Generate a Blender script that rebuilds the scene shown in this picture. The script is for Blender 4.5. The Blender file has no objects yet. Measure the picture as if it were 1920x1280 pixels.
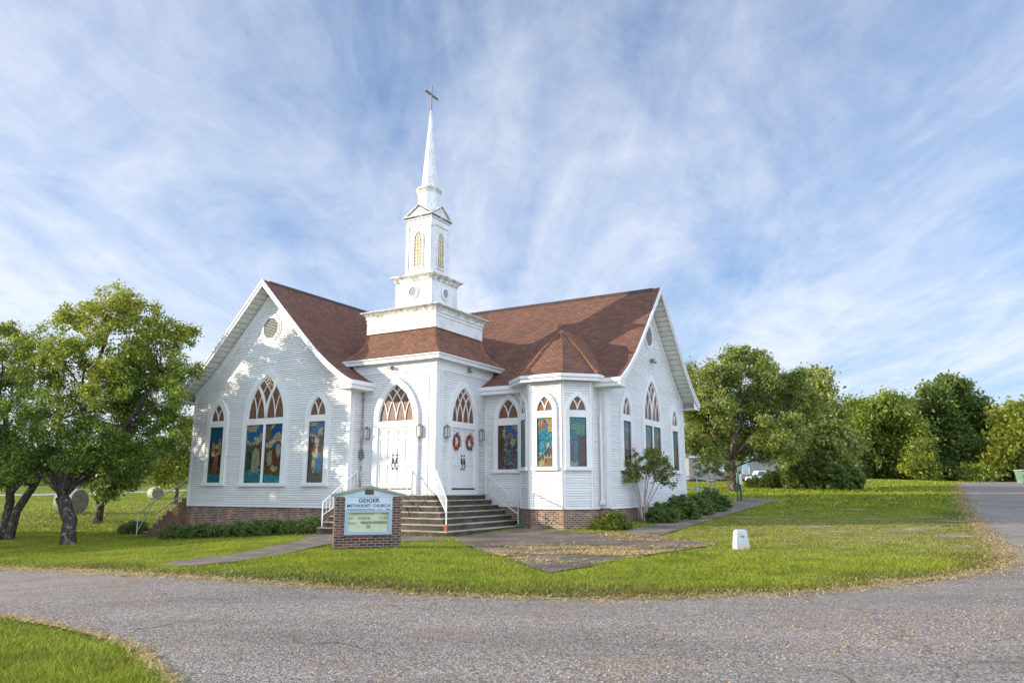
import bpy, bmesh, math, random
import numpy as np
from mathutils import Vector, Matrix, geometry, noise

# ------------------------------------------------------------------ camera, sky, sun, exposure
S = bpy.context.scene
COL = S.collection
FPX, PITCH, CAMH = 1380.0, math.radians(11.29), 1.55
cam = bpy.data.objects.new('camera', bpy.data.cameras.new('camera'))
COL.objects.link(cam)
cam.location = (0, 0, CAMH)
cam.rotation_euler = (math.pi / 2 + PITCH, 0, 0)
cam.data.sensor_width = 36
cam.data.lens = FPX / 1920 * 36
cam.data.clip_end = 3000
S.camera = cam
S.render.resolution_x, S.render.resolution_y = 1024, 682
S.view_settings.view_transform = 'Standard'
S.view_settings.look = 'None'
S.view_settings.exposure = 0.74
S.view_settings.gamma = 1
SUN_EL = math.radians(13.0)
SUN_AZ = math.radians(7.0)          # the sun stands left of the view and a little in front of the facades
sd = Vector((-math.cos(SUN_EL) * math.cos(SUN_AZ), -math.cos(SUN_EL) * math.sin(SUN_AZ), math.sin(SUN_EL)))
sun = bpy.data.objects.new('sun', bpy.data.lights.new('sun', 'SUN'))
COL.objects.link(sun)
sun.data.energy = 3.9
sun.data.angle = math.radians(0.6)
sun.data.color = (1.0, 0.86, 0.68)
sun.rotation_euler = (-sd).to_track_quat('-Z', 'Y').to_euler()

W = bpy.data.worlds.new('World')
S.world = W
W.use_nodes = True
nt = W.node_tree
nt.nodes.clear()

class NT:
    """tiny node helper"""
    def __init__(s, tree): s.t = tree
    def n(s, typ, **kw):
        nd = s.t.nodes.new(typ)
        for k, v in kw.items():
            if k.startswith('i_'):
                key = k[2:]
                key = int(key) if key.isdigit() else key.replace('_', ' ')
                s.put(nd.inputs[key], v)
            else: setattr(nd, k, v)
        return nd
    def put(s, sock, v):
        if isinstance(v, bpy.types.NodeSocket): s.t.links.new(v, sock)
        elif isinstance(v, bpy.types.Node): s.t.links.new(v.outputs[0], sock)
        else:
            if sock.type == 'RGBA' and len(v) == 3: v = (*v, 1)
            sock.default_value = v
    def math(s, op, a, b=0.0, c=None, clamp=False):
        nd = s.t.nodes.new('ShaderNodeMath'); nd.operation = op; nd.use_clamp = clamp
        s.put(nd.inputs[0], a); s.put(nd.inputs[1], b)
        if c is not None: s.put(nd.inputs[2], c)
        return nd.outputs[0]
    def vec(s, op, a, b):
        nd = s.t.nodes.new('ShaderNodeVectorMath'); nd.operation = op
        s.put(nd.inputs[0], a); s.put(nd.inputs[1], b)
        return nd.outputs[0]
    def noise(s, vec, scale, detail=4, rough=.55, dist=0.0):
        nd = s.n('ShaderNodeTexNoise')
        if vec is not None: s.put(nd.inputs['Vector'], vec)
        nd.inputs['Scale'].default_value = scale; nd.inputs['Detail'].default_value = detail
        nd.inputs['Roughness'].default_value = rough; nd.inputs['Distortion'].default_value = dist
        return nd.outputs['Fac']
    def ramp(s, fac, stops):
        nd = s.n('ShaderNodeValToRGB'); s.put(nd.inputs[0], fac)
        e = nd.color_ramp.elements
        while len(e) < len(stops): e.new(0.5)
        for el, (p, c) in zip(e, stops):
            el.position = p
            el.color = (*c, 1) if not isinstance(c, (int, float)) else (c, c, c, 1)
        return nd.outputs[0]
    def mix(s, fac, a, b, mode='MIX'):
        nd = s.n('ShaderNodeMix', data_type='RGBA', blend_type=mode)
        s.put(nd.inputs['Factor'], fac)
        s.put(nd.inputs['A'], a) if False else s.put(nd.inputs[6], a)
        s.put(nd.inputs[7], b)
        return nd.outputs[2]
    def bump(s, h, strength=.3, dist=.02):
        nd = s.n('ShaderNodeBump'); s.put(nd.inputs['Height'], h)
        nd.inputs['Strength'].default_value = strength; nd.inputs['Distance'].default_value = dist
        return nd.outputs[0]

w = NT(nt)
sky = w.n('ShaderNodeTexSky', sky_type='NISHITA', sun_disc=False, sun_elevation=SUN_EL,
          sun_rotation=math.radians(-97), altitude=60, air_density=1.0, dust_density=0.6, ozone_density=3.0)
tc = w.n('ShaderNodeTexCoord')
sep = w.n('ShaderNodeSeparateXYZ', i_0=tc.outputs['Generated'])
zz = w.math('MAXIMUM', sep.outputs[2], 0.0)
zd = w.math('ADD', zz, 0.16)
px = w.math('DIVIDE', sep.outputs[0], zd)
py = w.math('DIVIDE', sep.outputs[1], zd)
cmb = w.n('ShaderNodeCombineXYZ', i_0=px, i_1=py)
mp = w.n('ShaderNodeMapping', i_Vector=cmb.outputs[0])
mp.inputs['Rotation'].default_value = (0, 0, math.radians(6))
mp.inputs['Scale'].default_value = (1.0, 0.42, 1)
mp.inputs['Location'].default_value = (3.3, 1.7, 0)
n1 = w.noise(mp.outputs[0], 1.9, 10, .63, .9)
mp2 = w.n('ShaderNodeMapping', i_Vector=cmb.outputs[0])
mp2.inputs['Rotation'].default_value = (0, 0, math.radians(-40))
mp2.inputs['Scale'].default_value = (1.0, 0.6, 1)
mp2.inputs['Location'].default_value = (5.1, 0.4, 0)
n2 = w.noise(mp2.outputs[0], .7, 5, .5, .3)
n3 = w.noise(mp2.outputs[0], 6.0, 8, .68, 1.0)
nn = w.math('ADD', w.math('MULTIPLY', n1, .62), w.math('ADD', w.math('MULTIPLY', n2, .40), w.math('MULTIPLY', n3, .20)))
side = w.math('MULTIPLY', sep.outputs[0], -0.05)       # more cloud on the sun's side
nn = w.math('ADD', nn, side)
cl = w.ramp(nn, [(0.44, 0.20), (0.61, 0.50), (0.80, 0.84)])
hz = w.ramp(zz, [(0.0, 0.55), (0.20, 0.30), (0.6, 0.0)])
cf = w.math('ADD', cl, hz, clamp=True)
ccol = w.ramp(nn, [(0.47, (.52, .67, .93)), (0.62, (.70, .79, .95)), (0.82, (.90, .92, .97))])
# cloud thickened and brightened behind the viewer, added as fill for the shaded walls
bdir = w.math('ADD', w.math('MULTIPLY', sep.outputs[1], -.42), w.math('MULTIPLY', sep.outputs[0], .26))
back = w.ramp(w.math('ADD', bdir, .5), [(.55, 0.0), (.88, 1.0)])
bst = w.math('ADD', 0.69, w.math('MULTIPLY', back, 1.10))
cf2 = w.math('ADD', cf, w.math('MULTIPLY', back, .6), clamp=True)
bg1 = w.n('ShaderNodeBackground', i_Color=w.mix(1.0, sky.outputs[0], (.72, .90, 1.14), 'MULTIPLY')); bg1.inputs[1].default_value = 0.105
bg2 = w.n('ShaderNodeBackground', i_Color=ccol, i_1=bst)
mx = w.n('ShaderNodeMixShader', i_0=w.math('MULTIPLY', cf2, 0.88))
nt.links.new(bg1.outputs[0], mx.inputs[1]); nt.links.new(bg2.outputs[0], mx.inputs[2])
wo = w.n('ShaderNodeOutputWorld'); nt.links.new(mx.outputs[0], wo.inputs[0])

# ------------------------------------------------------------------ terrain heights and survey helpers
def sstep(a, b, v):
    t = np.clip((np.asarray(v, float) - a) / (b - a), 0, 1)
    return t * t * (3 - 2 * t)
RY = [0, 22, 25, 28.5, 33, 38.5, 45, 52, 70, 85, 100, 150, 700]
RZ = [0, 0, .08, .25, .48, .78, 1.08, 1.33, 1.78, 2.3, 2.5, 2.6, 4.0]
def ss(a, b, v):
    t = min(1.0, max(0.0, (v - a) / (b - a))); return t * t * (3 - 2 * t)
def interp1(y):
    for k in range(len(RY) - 1):
        if y <= RY[k + 1]: return RZ[k] + (RZ[k + 1] - RZ[k]) * max(0.0, (y - RY[k])) / (RY[k + 1] - RY[k])
    return RZ[-1]
def g1(x, y):
    wr = ss(-4, 5, x)
    right = (interp1(y - 1.2) + interp1(y) + interp1(y + 1.2)) / 3
    dip = -.55 * ss(4.5, 15.5, -x) * (1 - ss(37, 52, y)) * ss(4, 10, y)
    far = min(200, max(0, y - 90)) * .035 + min(500, max(0, y - 290)) * .01
    bumpy = .05 * math.sin(x * .21 + 1.3) * math.sin(y * .17 + .4) * ss(30, 60, y) + .28 * math.exp(-((x - 40) / 9) ** 2 - ((y - 84) / 14) ** 2)
    return wr * right + (1 - wr) * far + dip + bumpy
def g(x, y):
    """ground height"""
    x = np.asarray(x, float); y = np.asarray(y, float)
    wr = sstep(-4, 5, x)
    right = (np.interp(y - 1.2, RY, RZ) + np.interp(y, RY, RZ) + np.interp(y + 1.2, RY, RZ)) / 3
    dip = -.55 * sstep(-4.5, -15.5, x) * (1 - sstep(37, 52, y)) * sstep(4, 10, y)
    far = np.clip(y - 90, 0, 200) * .035 + np.clip(y - 290, 0, 500) * .01
    bumpy = .05 * np.sin(x * .21 + 1.3) * np.sin(y * .17 + .4) * sstep(30, 60, y) + .28 * np.exp(-((x - 40) / 9) ** 2 - ((y - 84) / 14) ** 2)
    return wr * right + (1 - wr) * far + dip + bumpy
CF = Vector((0, math.cos(PITCH), math.sin(PITCH))); CU = Vector((0, -math.sin(PITCH), math.cos(PITCH)))
def ray(px, py): return CF * FPX + Vector((px - 960, 0, 0)) - CU * (py - 640)
def gp(px, py):
    """ground point surveyed from the photograph"""
    r = ray(px, py); t = 0.004
    while t < 2:
        P = r * t
        if CAMH + P.z <= g1(P.x, P.y): break
        t *= 1.004
    a, b = t / 1.004, t
    for _ in range(20):
        m = (a + b) / 2; P = r * m
        if CAMH + P.z <= g1(P.x, P.y): b = m
        else: a = m
    P = r * a
    return Vector((P.x, P.y, CAMH + P.z))
def ad(px, py, Y):
    r = ray(px, py); k = Y / r.y
    return Vector((r.x * k, Y, CAMH + r.z * k))
YA = math.radians(60.3)
B_ = Vector((math.cos(YA), math.sin(YA), 0)); A_ = Vector((-math.sin(YA), math.cos(YA), 0))
C0 = Vector((-2.81237, 27.01556, 0))
def loc2w(x, y, z=0.0): return C0 + B_ * x + A_ * y + Vector((0, 0, z))

# ------------------------------------------------------------------ object helpers
def tag(o, label=None, cat=None, group=None, kind=None):
    if label: o['label'] = label
    if cat: o['category'] = cat
    if group: o['group'] = group
    if kind: o['kind'] = kind
    return o
def empty(name, loc=(0, 0, 0), rz=0.0, **kw):
    o = bpy.data.objects.new(name, None); COL.objects.link(o)
    o.location = loc; o.rotation_euler = (0, 0, rz); o.empty_display_size = .3
    return tag(o, **kw)
def frame(P, u, n):
    P, u, n = Vector(P), Vector(u), Vector(n)
    return lambda s, t, d: P + u * s + n * d + Vector((0, 0, t))
IDF = lambda x, y, z: Vector((x, y, z))

class MB:
    def __init__(s, T=IDF): s.v = []; s.f = []; s.m = []; s.T = T; s.cur = 0
    def face(s, pts, raw=False):
        i = len(s.v)
        for p in pts: s.v.append(Vector(p) if raw else s.T(*p))
        s.f.append(tuple(range(i, i + len(pts)))); s.m.append(s.cur)
    def box(s, a0, a1, b0, b1, c0, c1):
        p = [(a0, b0, c0), (a1, b0, c0), (a1, b1, c0), (a0, b1, c0), (a0, b0, c1), (a1, b0, c1), (a1, b1, c1), (a0, b1, c1)]
        i = len(s.v); s.v += [s.T(*q) for q in p]
        for f in ((0, 3, 2, 1), (4, 5, 6, 7), (0, 1, 5, 4), (1, 2, 6, 5), (2, 3, 7, 6), (3, 0, 4, 7)):
            s.f.append(tuple(i + k for k in f)); s.m.append(s.cur)
    def extr(s, poly, c0, c1):
        """poly of (a,b) extruded over third coordinate"""
        n = len(poly); i = len(s.v)
        s.v += [s.T(a, b, c0) for a, b in poly] + [s.T(a, b, c1) for a, b in poly]
        s.f.append(tuple(range(i + n - 1, i - 1, -1))); s.m.append(s.cur)
        s.f.append(tuple(range(i + n, i + 2 * n))); s.m.append(s.cur)
        for k in range(n):
            k2 = (k + 1) % n
            s.f.append((i + k, i + k2, i + n + k2, i + n + k)); s.m.append(s.cur)
    def band(s, inner, outer, c0, c1, closed=False):
        n = len(inner); i = len(s.v)
        for L, c in ((inner, c1), (outer, c1), (outer, c0), (inner, c0)):
            s.v += [s.T(a, b, c) for a, b in L]
        for k in range(n - (0 if closed else 1)):
            k2 = (k + 1) % n
            for r in range(4):
                r2 = (r + 1) % 4
                s.f.append((i + r * n + k, i + r * n + k2, i + r2 * n + k2, i + r2 * n + k)); s.m.append(s.cur)
        if not closed:
            for k in (0, n - 1):
                s.f.append((i + k, i + n + k, i + 2 * n + k, i + 3 * n + k)); s.m.append(s.cur)
    def tube(s, path, r, seg=6, raw=False, cap=True):
        P = [Vector(p) if raw else s.T(*p) for p in path]
        R = r if isinstance(r, (list, tuple)) else [r] * len(P)
        i = len(s.v); n = len(P)
        d0 = (P[1] - P[0]).normalized()
        up = Vector((0, 0, 1)) if abs(d0.z) < .9 else Vector((1, 0, 0))
        X = d0.cross(up).normalized()
        for k in range(n):
            d = (P[min(k + 1, n - 1)] - P[max(k - 1, 0)])
            d = d.normalized() if d.length > 1e-9 else d0
            X = (X - d * X.dot(d)).normalized(); Y = d.cross(X)
            for j in range(seg):
                a = 2 * math.pi * (j + .5) / seg
                s.v.append(P[k] + (X * math.cos(a) + Y * math.sin(a)) * R[k])
        for k in range(n - 1):
            for j in range(seg):
                j2 = (j + 1) % seg
                s.f.append((i + k * seg + j, i + k * seg + j2, i + (k + 1) * seg + j2, i + (k + 1) * seg + j)); s.m.append(s.cur)
        if cap:
            s.f.append(tuple(i + j for j in range(seg))[::-1]); s.m.append(s.cur)
            s.f.append(tuple(i + (n - 1) * seg + j for j in range(seg))); s.m.append(s.cur)
    def lathe(s, c, prof, seg=8, rot=0.0):
        i = len(s.v)
        for r, z in prof:
            for j in range(seg):
                a = 2 * math.pi * j / seg + rot
                s.v.append(s.T(c[0] + r * math.cos(a), c[1] + r * math.sin(a), z))
        for k in range(len(prof) - 1):
            for j in range(seg):
                j2 = (j + 1) % seg
                s.f.append((i + k * seg + j, i + k * seg + j2, i + (k + 1) * seg + j2, i + (k + 1) * seg + j)); s.m.append(s.cur)
        s.f.append(tuple(i + j for j in range(seg))[::-1]); s.m.append(s.cur)
        s.f.append(tuple(i + (len(prof) - 1) * seg + j for j in range(seg))); s.m.append(s.cur)
    def sqring(s, c, prof):
        """square rings (half size, z) about c, joined up"""
        i = len(s.v)
        for h, z in prof:
            for sx, sy in ((-1, -1), (1, -1), (1, 1), (-1, 1)): s.v.append(s.T(c[0] + sx * h, c[1] + sy * h, z))
        for k in range(len(prof) - 1):
            for j in range(4):
                j2 = (j + 1) % 4
                s.f.append((i + 4 * k + j, i + 4 * k + j2, i + 4 * k + 4 + j2, i + 4 * k + 4 + j)); s.m.append(s.cur)
    def obj(s, name, mats, parent=None, roofuv=False, smooth=False, bevel=0):
        me = bpy.data.meshes.new(name)
        me.from_pydata([tuple(v) for v in s.v], [], s.f)
        mats = mats if isinstance(mats, (list, tuple)) else [mats]
        for m in mats: me.materials.append(m)
        me.polygons.foreach_set('material_index', s.m)
        if smooth: me.polygons.foreach_set('use_smooth', [True] * len(s.f))
        if smooth: roofuv = None
        uvl = me.uv_layers.new(name='UVMap') if roofuv is not None else None
        Z = Vector((0, 0, 1))
        for p in (me.polygons if uvl else ()):
            n = p.normal
            if abs(n.z) > .97:
                for li in p.loop_indices:
                    co = me.vertices[me.loops[li].vertex_index].co; uvl.data[li].uv = (co.x, co.y)
            else:
                t = Z.cross(n).normalized()
                # snap tangent sign so neighbouring faces agree
                if abs(t.x) > abs(t.y): t = t if t.x > 0 else -t
                else: t = t if t.y > 0 else -t
                for li in p.loop_indices:
                    co = me.vertices[me.loops[li].vertex_index].co
                    uvl.data[li].uv = (co.dot(t), co.z * (1.37 if roofuv else 1))
        o = bpy.data.objects.new(name, me); COL.objects.link(o)
        if parent is not None: o.parent = parent
        if bevel:
            b = o.modifiers.new('b', 'BEVEL'); b.width = bevel; b.segments = 2; b.limit_method = 'ANGLE'
        return o

def fastmesh(name, V, F, mat, parent=None, smooth=False, col=None):
    """V (N,3) array, F (M,k) array"""
    me = bpy.data.meshes.new(name)
    V = np.ascontiguousarray(V, np.float32); F = np.ascontiguousarray(F, np.int32)
    me.vertices.add(len(V)); me.vertices.foreach_set('co', V.ravel())
    k = F.shape[1]
    me.loops.add(F.size); me.loops.foreach_set('vertex_index', F.ravel())
    me.polygons.add(len(F)); me.polygons.foreach_set('loop_start', np.arange(0, F.size, k, dtype=np.int32))
    me.polygons.foreach_set('loop_total', np.full(len(F), k, np.int32))
    if smooth: me.polygons.foreach_set('use_smooth', [True] * len(F))
    me.materials.append(mat)
    me.update(calc_edges=True); me.validate()
    o = bpy.data.objects.new(name, me); COL.objects.link(o)
    if parent is not None: o.parent = parent
    return o

# ------------------------------------------------------------------ materials
def mat(name, base, rough=.6, fn=None, spec=.5, metal=0.0, coat=0):
    m = bpy.data.materials.new(name); m.use_nodes = True
    k = NT(m.node_tree); b = m.node_tree.nodes['Principled BSDF']
    b.inputs['Base Color'].default_value = (*base, 1); b.inputs['Roughness'].default_value = rough
    b.inputs['Specular IOR Level'].default_value = spec; b.inputs['Metallic'].default_value = metal
    if fn: fn(k, b)
    return m
def setc(k, b, c): k.put(b.inputs['Base Color'], c)
def OBJ(k): return k.n('ShaderNodeTexCoord').outputs['Object']
def UV(k): return k.n('ShaderNodeTexCoord').outputs['UV']

def f_white(k, b):
    co = OBJ(k)
    a = k.noise(co, 1.3, 5, .6); c = k.noise(co, 14, 3, .6)
    f = k.math('ADD', k.math('MULTIPLY', a, .7), k.math('MULTIPLY', c, .3))
    setc(k, b, k.ramp(f, [(.32, (.60, .60, .58)), (.46, (.69, .69, .68)), (.7, (.72, .72, .715))]))
    k.put(b.inputs['Normal'], k.bump(k.noise(co, 40, 3), .12, .004))
WHITE = mat('white_paint', (.8, .8, .8), .55, f_white)
def f_siding(k, b):
    co = OBJ(k)
    mpn = k.n('ShaderNodeMapping', i_Vector=co); mpn.inputs['Scale'].default_value = (1.0, 1.0, .35)
    a = k.noise(mpn.outputs[0], 1.6, 6, .65); c = k.noise(co, .5, 2)
    # every course of boards a slightly different white
    sp = k.n('ShaderNodeSeparateXYZ', i_0=co)
    row = k.math('FLOOR', k.math('DIVIDE', k.math('SUBTRACT', sp.outputs[2], .85), .09))
    wn = k.n('ShaderNodeTexWhiteNoise', noise_dimensions='1D'); k.put(wn.inputs['W'], row)
    su = k.n('ShaderNodeSeparateXYZ', i_0=UV(k))
    al = k.math('ADD', k.math('DIVIDE', su.outputs[0], 3.4), k.math('MULTIPLY', wn.outputs['Value'], 9.0))
    w2 = k.n('ShaderNodeTexWhiteNoise', noise_dimensions='2D'); cx = k.n('ShaderNodeCombineXYZ', i_0=k.math('FLOOR', al), i_1=row); k.put(w2.inputs['Vector'], cx.outputs[0])
    f = k.math('ADD', k.math('MULTIPLY', a, .45), k.math('ADD', k.math('MULTIPLY', c, .25), k.math('MULTIPLY', w2.outputs['Value'], .30)))
    col = k.ramp(f, [(.30, (.62, .62, .60)), (.46, (.69, .69, .68)), (.68, (.73, .73, .72))])
    joint = k.math('LESS_THAN', k.math('FRACT', al), .0016)
    col = k.mix(k.math('MULTIPLY', joint, .7), col, (.25, .24, .22))
    low = k.ramp(k.math('MULTIPLY', sp.outputs[2], .5), [(.42, 1.0), (.72, 0.0)])
    col = k.mix(k.math('MULTIPLY', low, k.ramp(a, [(.48, 0.), (.66, .45)])), col, (.48, .44, .37))
    setc(k, b, col)
    b.inputs['Roughness'].default_value = .5
SIDING = mat('white_siding', (.8, .8, .8), .5, f_siding)
def f_cream(k, b):
    co = OBJ(k); setc(k, b, k.ramp(k.noise(co, 3, 5), [(.35, (.62, .60, .53)), (.65, (.71, .70, .65))]))
    sp = k.n('ShaderNodeSeparateXYZ', i_0=co)
SOFFIT = mat('soffit_paint', (.78, .76, .7), .6, f_cream)
def f_steeple(k, b):
    co = OBJ(k)
    a = k.noise(co, 2.2, 6, .65)
    c = k.ramp(a, [(.35, (.55, .54, .50)), (.50, (.67, .665, .64)), (.7, (.71, .705, .69))])
    vo = k.n('ShaderNodeTexVoronoi', i_Vector=co, i_Scale=3.2); m2 = k.noise(co, 1.1, 2)
    setc(k, b, c)
STEEP = mat('steeple_paint', (.8, .8, .8), .5, f_steeple)
def f_spire(k, b):
    co = OBJ(k)
    vo = k.n('ShaderNodeTexVoronoi', i_Vector=co, i_Scale=10.5); vo.inputs['Randomness'].default_value = 1
    spots = k.math('LESS_THAN', vo.outputs['Distance'], .24)
    sel = k.n('ShaderNodeSeparateColor', i_0=vo.outputs['Color'])
    spots = k.math('MULTIPLY', spots, k.math('GREATER_THAN', sel.outputs[0], .62))
    base = k.ramp(k.noise(co, 2, 5), [(.35, (.58, .58, .56)), (.6, (.66, .66, .64))])
    setc(k, b, k.mix(spots, base, (.07, .06, .05)))
SPIRE = mat('spire_paint', (.8, .8, .8), .5, f_spire)
def f_weather(k, b):
    co = OBJ(k)
    a = k.noise(co, 6, 8, .72)
    setc(k, b, k.ramp(a, [(.32, (.16, .15, .11)), (.42, (.42, .40, .34)), (.50, (.60, .58, .53)), (.66, (.70, .69, .65))]))
    k.put(b.inputs['Normal'], k.bump(a, .5, .02))
WEATH = mat('weathered_cornice', (.6, .6, .55), .8, f_weather)
def f_shingle(pal):
    def fn(k, b):
        uv = UV(k)
        br = k.n('ShaderNodeTexBrick', i_Vector=uv, i_Scale=1.0, offset=.5, squash=1.0)
        br.inputs['Brick Width'].default_value = .22; br.inputs['Row Height'].default_value = .125
        br.inputs['Mortar Size'].default_value = .010; br.inputs['Mortar Smooth'].default_value = .3
        br.inputs['Color1'].default_value = (0, 0, 0, 1); br.inputs['Color2'].default_value = (1, 1, 1, 1); br.inputs['Mortar'].default_value = (.0, .0, .0, 1)
        sc = k.n('ShaderNodeSeparateColor', i_0=br.outputs['Color'])
        big = k.noise(OBJ(k), .55, 4, .6); fine = k.noise(OBJ(k), 22, 3, .6)
        f = k.math('ADD', k.math('MULTIPLY', sc.outputs[0], .34), k.math('ADD', k.math('MULTIPLY', big, .32), k.math('MULTIPLY', fine, .46)))
        c = k.ramp(f, [(.22, pal[0]), (.5, pal[1]), (.72, pal[2]), (.92, pal[3])])
        c = k.mix(k.math('MULTIPLY', br.outputs['Fac'], .65), c, (.045, .028, .024))
        setc(k, b, c)
        # each course steps up to the one above it
        sp = k.n('ShaderNodeSeparateXYZ', i_0=uv)
        fr = k.math('FRACT', k.math('DIVIDE', sp.outputs[1], .125))
        h = k.math('ADD', k.math('MULTIPLY', k.math('SUBTRACT', 1.0, fr), .6), k.math('MULTIPLY', sc.outputs[0], .3))
        k.put(b.inputs['Normal'], k.bump(h, .55, .02))
    return fn
SHING = mat('shingles', (.2, .1, .08), .9, f_shingle([(.100, .052, .042), (.148, .078, .058), (.195, .098, .066), (.27, .130, .072)]), spec=.2)
SHING2 = mat('skirt_shingles', (.2, .1, .08), .9, f_shingle([(.12, .064, .050), (.18, .092, .066), (.235, .118, .078), (.36, .17, .09)]), spec=.2)
def f_brick(c1, c2, c3, mort, sc=1.0, stain=.35):
    def fn(k, b):
        uv = UV(k)
        br = k.n('ShaderNodeTexBrick', i_Vector=uv, i_Scale=sc, offset=.5)
        br.inputs['Brick Width'].default_value = .21; br.inputs['Row Height'].default_value = .068
        br.inputs['Mortar Size'].default_value = .008; br.inputs['Mortar Smooth'].default_value = .2
        br.inputs['Color1'].default_value = (0, 0, 0, 1); br.inputs['Color2'].default_value = (1, 1, 1, 1)
        s_ = k.n('ShaderNodeSeparateColor', i_0=br.outputs['Color'])
        c = k.ramp(s_.outputs[0], [(.0, c1), (.45, c2), (1., c3)])
        nz = k.noise(OBJ(k), 2.4, 6, .65)
        c = k.mix(k.ramp(nz, [(.42, 0.0), (.56, stain)]), c, (.06, .05, .045))
        setc(k, b, k.mix(br.outputs['Fac'], c, mort))
        h = k.math('SUBTRACT', k.math('MULTIPLY', k.noise(OBJ(k), 60, 3), .3), br.outputs['Fac'])
        k.put(b.inputs['Normal'], k.bump(h, .6, .008))
    return fn
BRICK = mat('foundation_brick', (.3, .15, .1), .9, f_brick((.16, .085, .06), (.27, .14, .095), (.42, .24, .14), (.48, .43, .36), stain=.65), spec=.2)
BRICKS = mat('sign_brick', (.2, .08, .06), .9, f_brick((.06, .036, .032), (.14, .058, .042), (.27, .095, .055), (.32, .30, .25), stain=.5), spec=.2)
BRICKT = mat('step_brick', (.4, .25, .15), .9, f_brick((.11, .06, .035), (.19, .105, .06), (.28, .16, .085), (.20, .16, .115)), spec=.2)
def f_conc(c1, c2, c3, s=1.0):
    def fn(k, b):
        co = OBJ(k); a = k.noise(co, 1.4 * s, 7, .7); c = k.noise(co, 45, 3, .7)
        f = k.math('ADD', k.math('MULTIPLY', a, .7), k.math('MULTIPLY', c, .3))
        setc(k, b, k.ramp(f, [(.36, c1), (.5, c2), (.66, c3)]))
        k.put(b.inputs['Normal'], k.bump(c, .35, .006))
    return fn
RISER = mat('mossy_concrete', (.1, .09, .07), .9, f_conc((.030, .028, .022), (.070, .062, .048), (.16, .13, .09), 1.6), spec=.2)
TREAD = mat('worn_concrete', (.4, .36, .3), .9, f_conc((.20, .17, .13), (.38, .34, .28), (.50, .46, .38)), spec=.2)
BLACK = mat('black_iron', (.015, .015, .016), .35)
BRONZE = mat('bronze', (.24, .19, .13), .5, metal=.3)
RAIL = mat('rail_paint', (.76, .77, .78), .45, lambda k, b: setc(k, b, k.ramp(k.noise(OBJ(k), 9, 5, .7), [(.33, (.35, .2, .12)), (.42, (.74, .75, .76))])))
PIPE = mat('galvanised_pipe', (.55, .58, .62), .4, metal=.3)
DARKV = mat('louver_shadow', (.05, .05, .05), .9)
LOUV = mat('louver', (.42, .41, .37), .7)
def f_amber(k, b):
    co = OBJ(k); a = k.noise(co, 9, 5, .6)
    setc(k, b, k.ramp(a, [(.35, (.10, .050, .032)), (.55, (.165, .078, .045)), (.7, (.24, .115, .062))]))
AMBER = mat('brown_glass', (.25, .1, .04), .42, f_amber, spec=.35)
YGLASS = mat('amber_glass', (.62, .40, .10), .35, lambda k, b: setc(k, b, k.ramp(k.noise(OBJ(k), 8, 3), [(.35, (.33, .20, .06)), (.65, (.55, .37, .13))])))
def f_attr(k, b):
    at = k.n('ShaderNodeAttribute', attribute_name='Col')
    n = k.noise(OBJ(k), 25, 3, .6)
    c = k.mix(.45, at.outputs['Color'], k.ramp(n, [(.3, .55), (.7, 1.0)]), 'MULTIPLY')
    setc(k, b, c)
    k.put(b.inputs['Normal'], k.bump(n, .15, .005))
STAIN = mat('stained_glass', (.2, .3, .4), .12, f_attr, spec=.6)
LEAD = mat('window_lead', (.028, .022, .02), .5)
GLASSP = mat('pale_glass', (.35, .40, .40), .15)
def f_bark(c1, c2):
    def fn(k, b):
        co = OBJ(k); mpn = k.n('ShaderNodeMapping', i_Vector=co); mpn.inputs['Scale'].default_value = (1, 1, .3)
        a = k.noise(mpn.outputs[0], 14, 6, .7); l = k.noise(co, 5, 5, .7)
        c = k.ramp(a, [(.36, c1), (.62, c2)])
        c = k.mix(k.ramp(l, [(.56, 0.), (.62, .75)]), c, (.30, .30, .25))
        setc(k, b, c); k.put(b.inputs['Normal'], k.bump(a, 1.0, .03))
    return fn
BARK = mat('bark', (.1, .08, .06), .95, f_bark((.022, .018, .015), (.12, .095, .075)), spec=.1)
BARKP = mat('pale_bark', (.45, .38, .32), .8, f_bark((.26, .19, .15), (.56, .49, .43)), spec=.2)
def leafmat(name, stops, trans=.4, rough=.40, scale=.35, top=0.0):
    m = bpy.data.materials.new(name); m.use_nodes = True
    k = NT(m.node_tree); b = m.node_tree.nodes['Principled BSDF']
    ge = k.n('ShaderNodeNewGeometry')
    nz = k.noise(ge.outputs['Position'], scale, 3, .6)
    f = k.math('ADD', k.math('MULTIPLY', ge.outputs['Random Per Island'], .62), k.math('MULTIPLY', nz, .55))
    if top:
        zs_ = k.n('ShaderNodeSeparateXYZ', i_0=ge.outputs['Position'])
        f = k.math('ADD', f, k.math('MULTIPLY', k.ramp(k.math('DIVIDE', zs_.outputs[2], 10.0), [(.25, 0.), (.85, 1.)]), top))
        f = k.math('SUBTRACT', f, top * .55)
    c = k.ramp(f, stops)
    k.put(b.inputs['Base Color'], c); b.inputs['Roughness'].default_value = rough
    b.inputs['Specular IOR Level'].default_value = .35
    tr = k.n('ShaderNodeBsdfTranslucent', i_Color=k.mix(.5, c, (.35, .42, .05)))
    ms = k.n('ShaderNodeMixShader'); ms.inputs[0].default_value = trans
    m.node_tree.links.new(b.outputs[0], ms.inputs[1]); m.node_tree.links.new(tr.outputs[0], ms.inputs[2])
    m.node_tree.links.new(ms.outputs[0], m.node_tree.nodes['Material Output'].inputs[0])
    return m
LEAF1 = leafmat('leaf_pear', [(.20, (.034, .080, .020)), (.44, (.095, .180, .036)), (.64, (.20, .29, .045)), (.80, (.38, .39, .05)), (.94, (.60, .48, .05))], top=.30)
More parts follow.
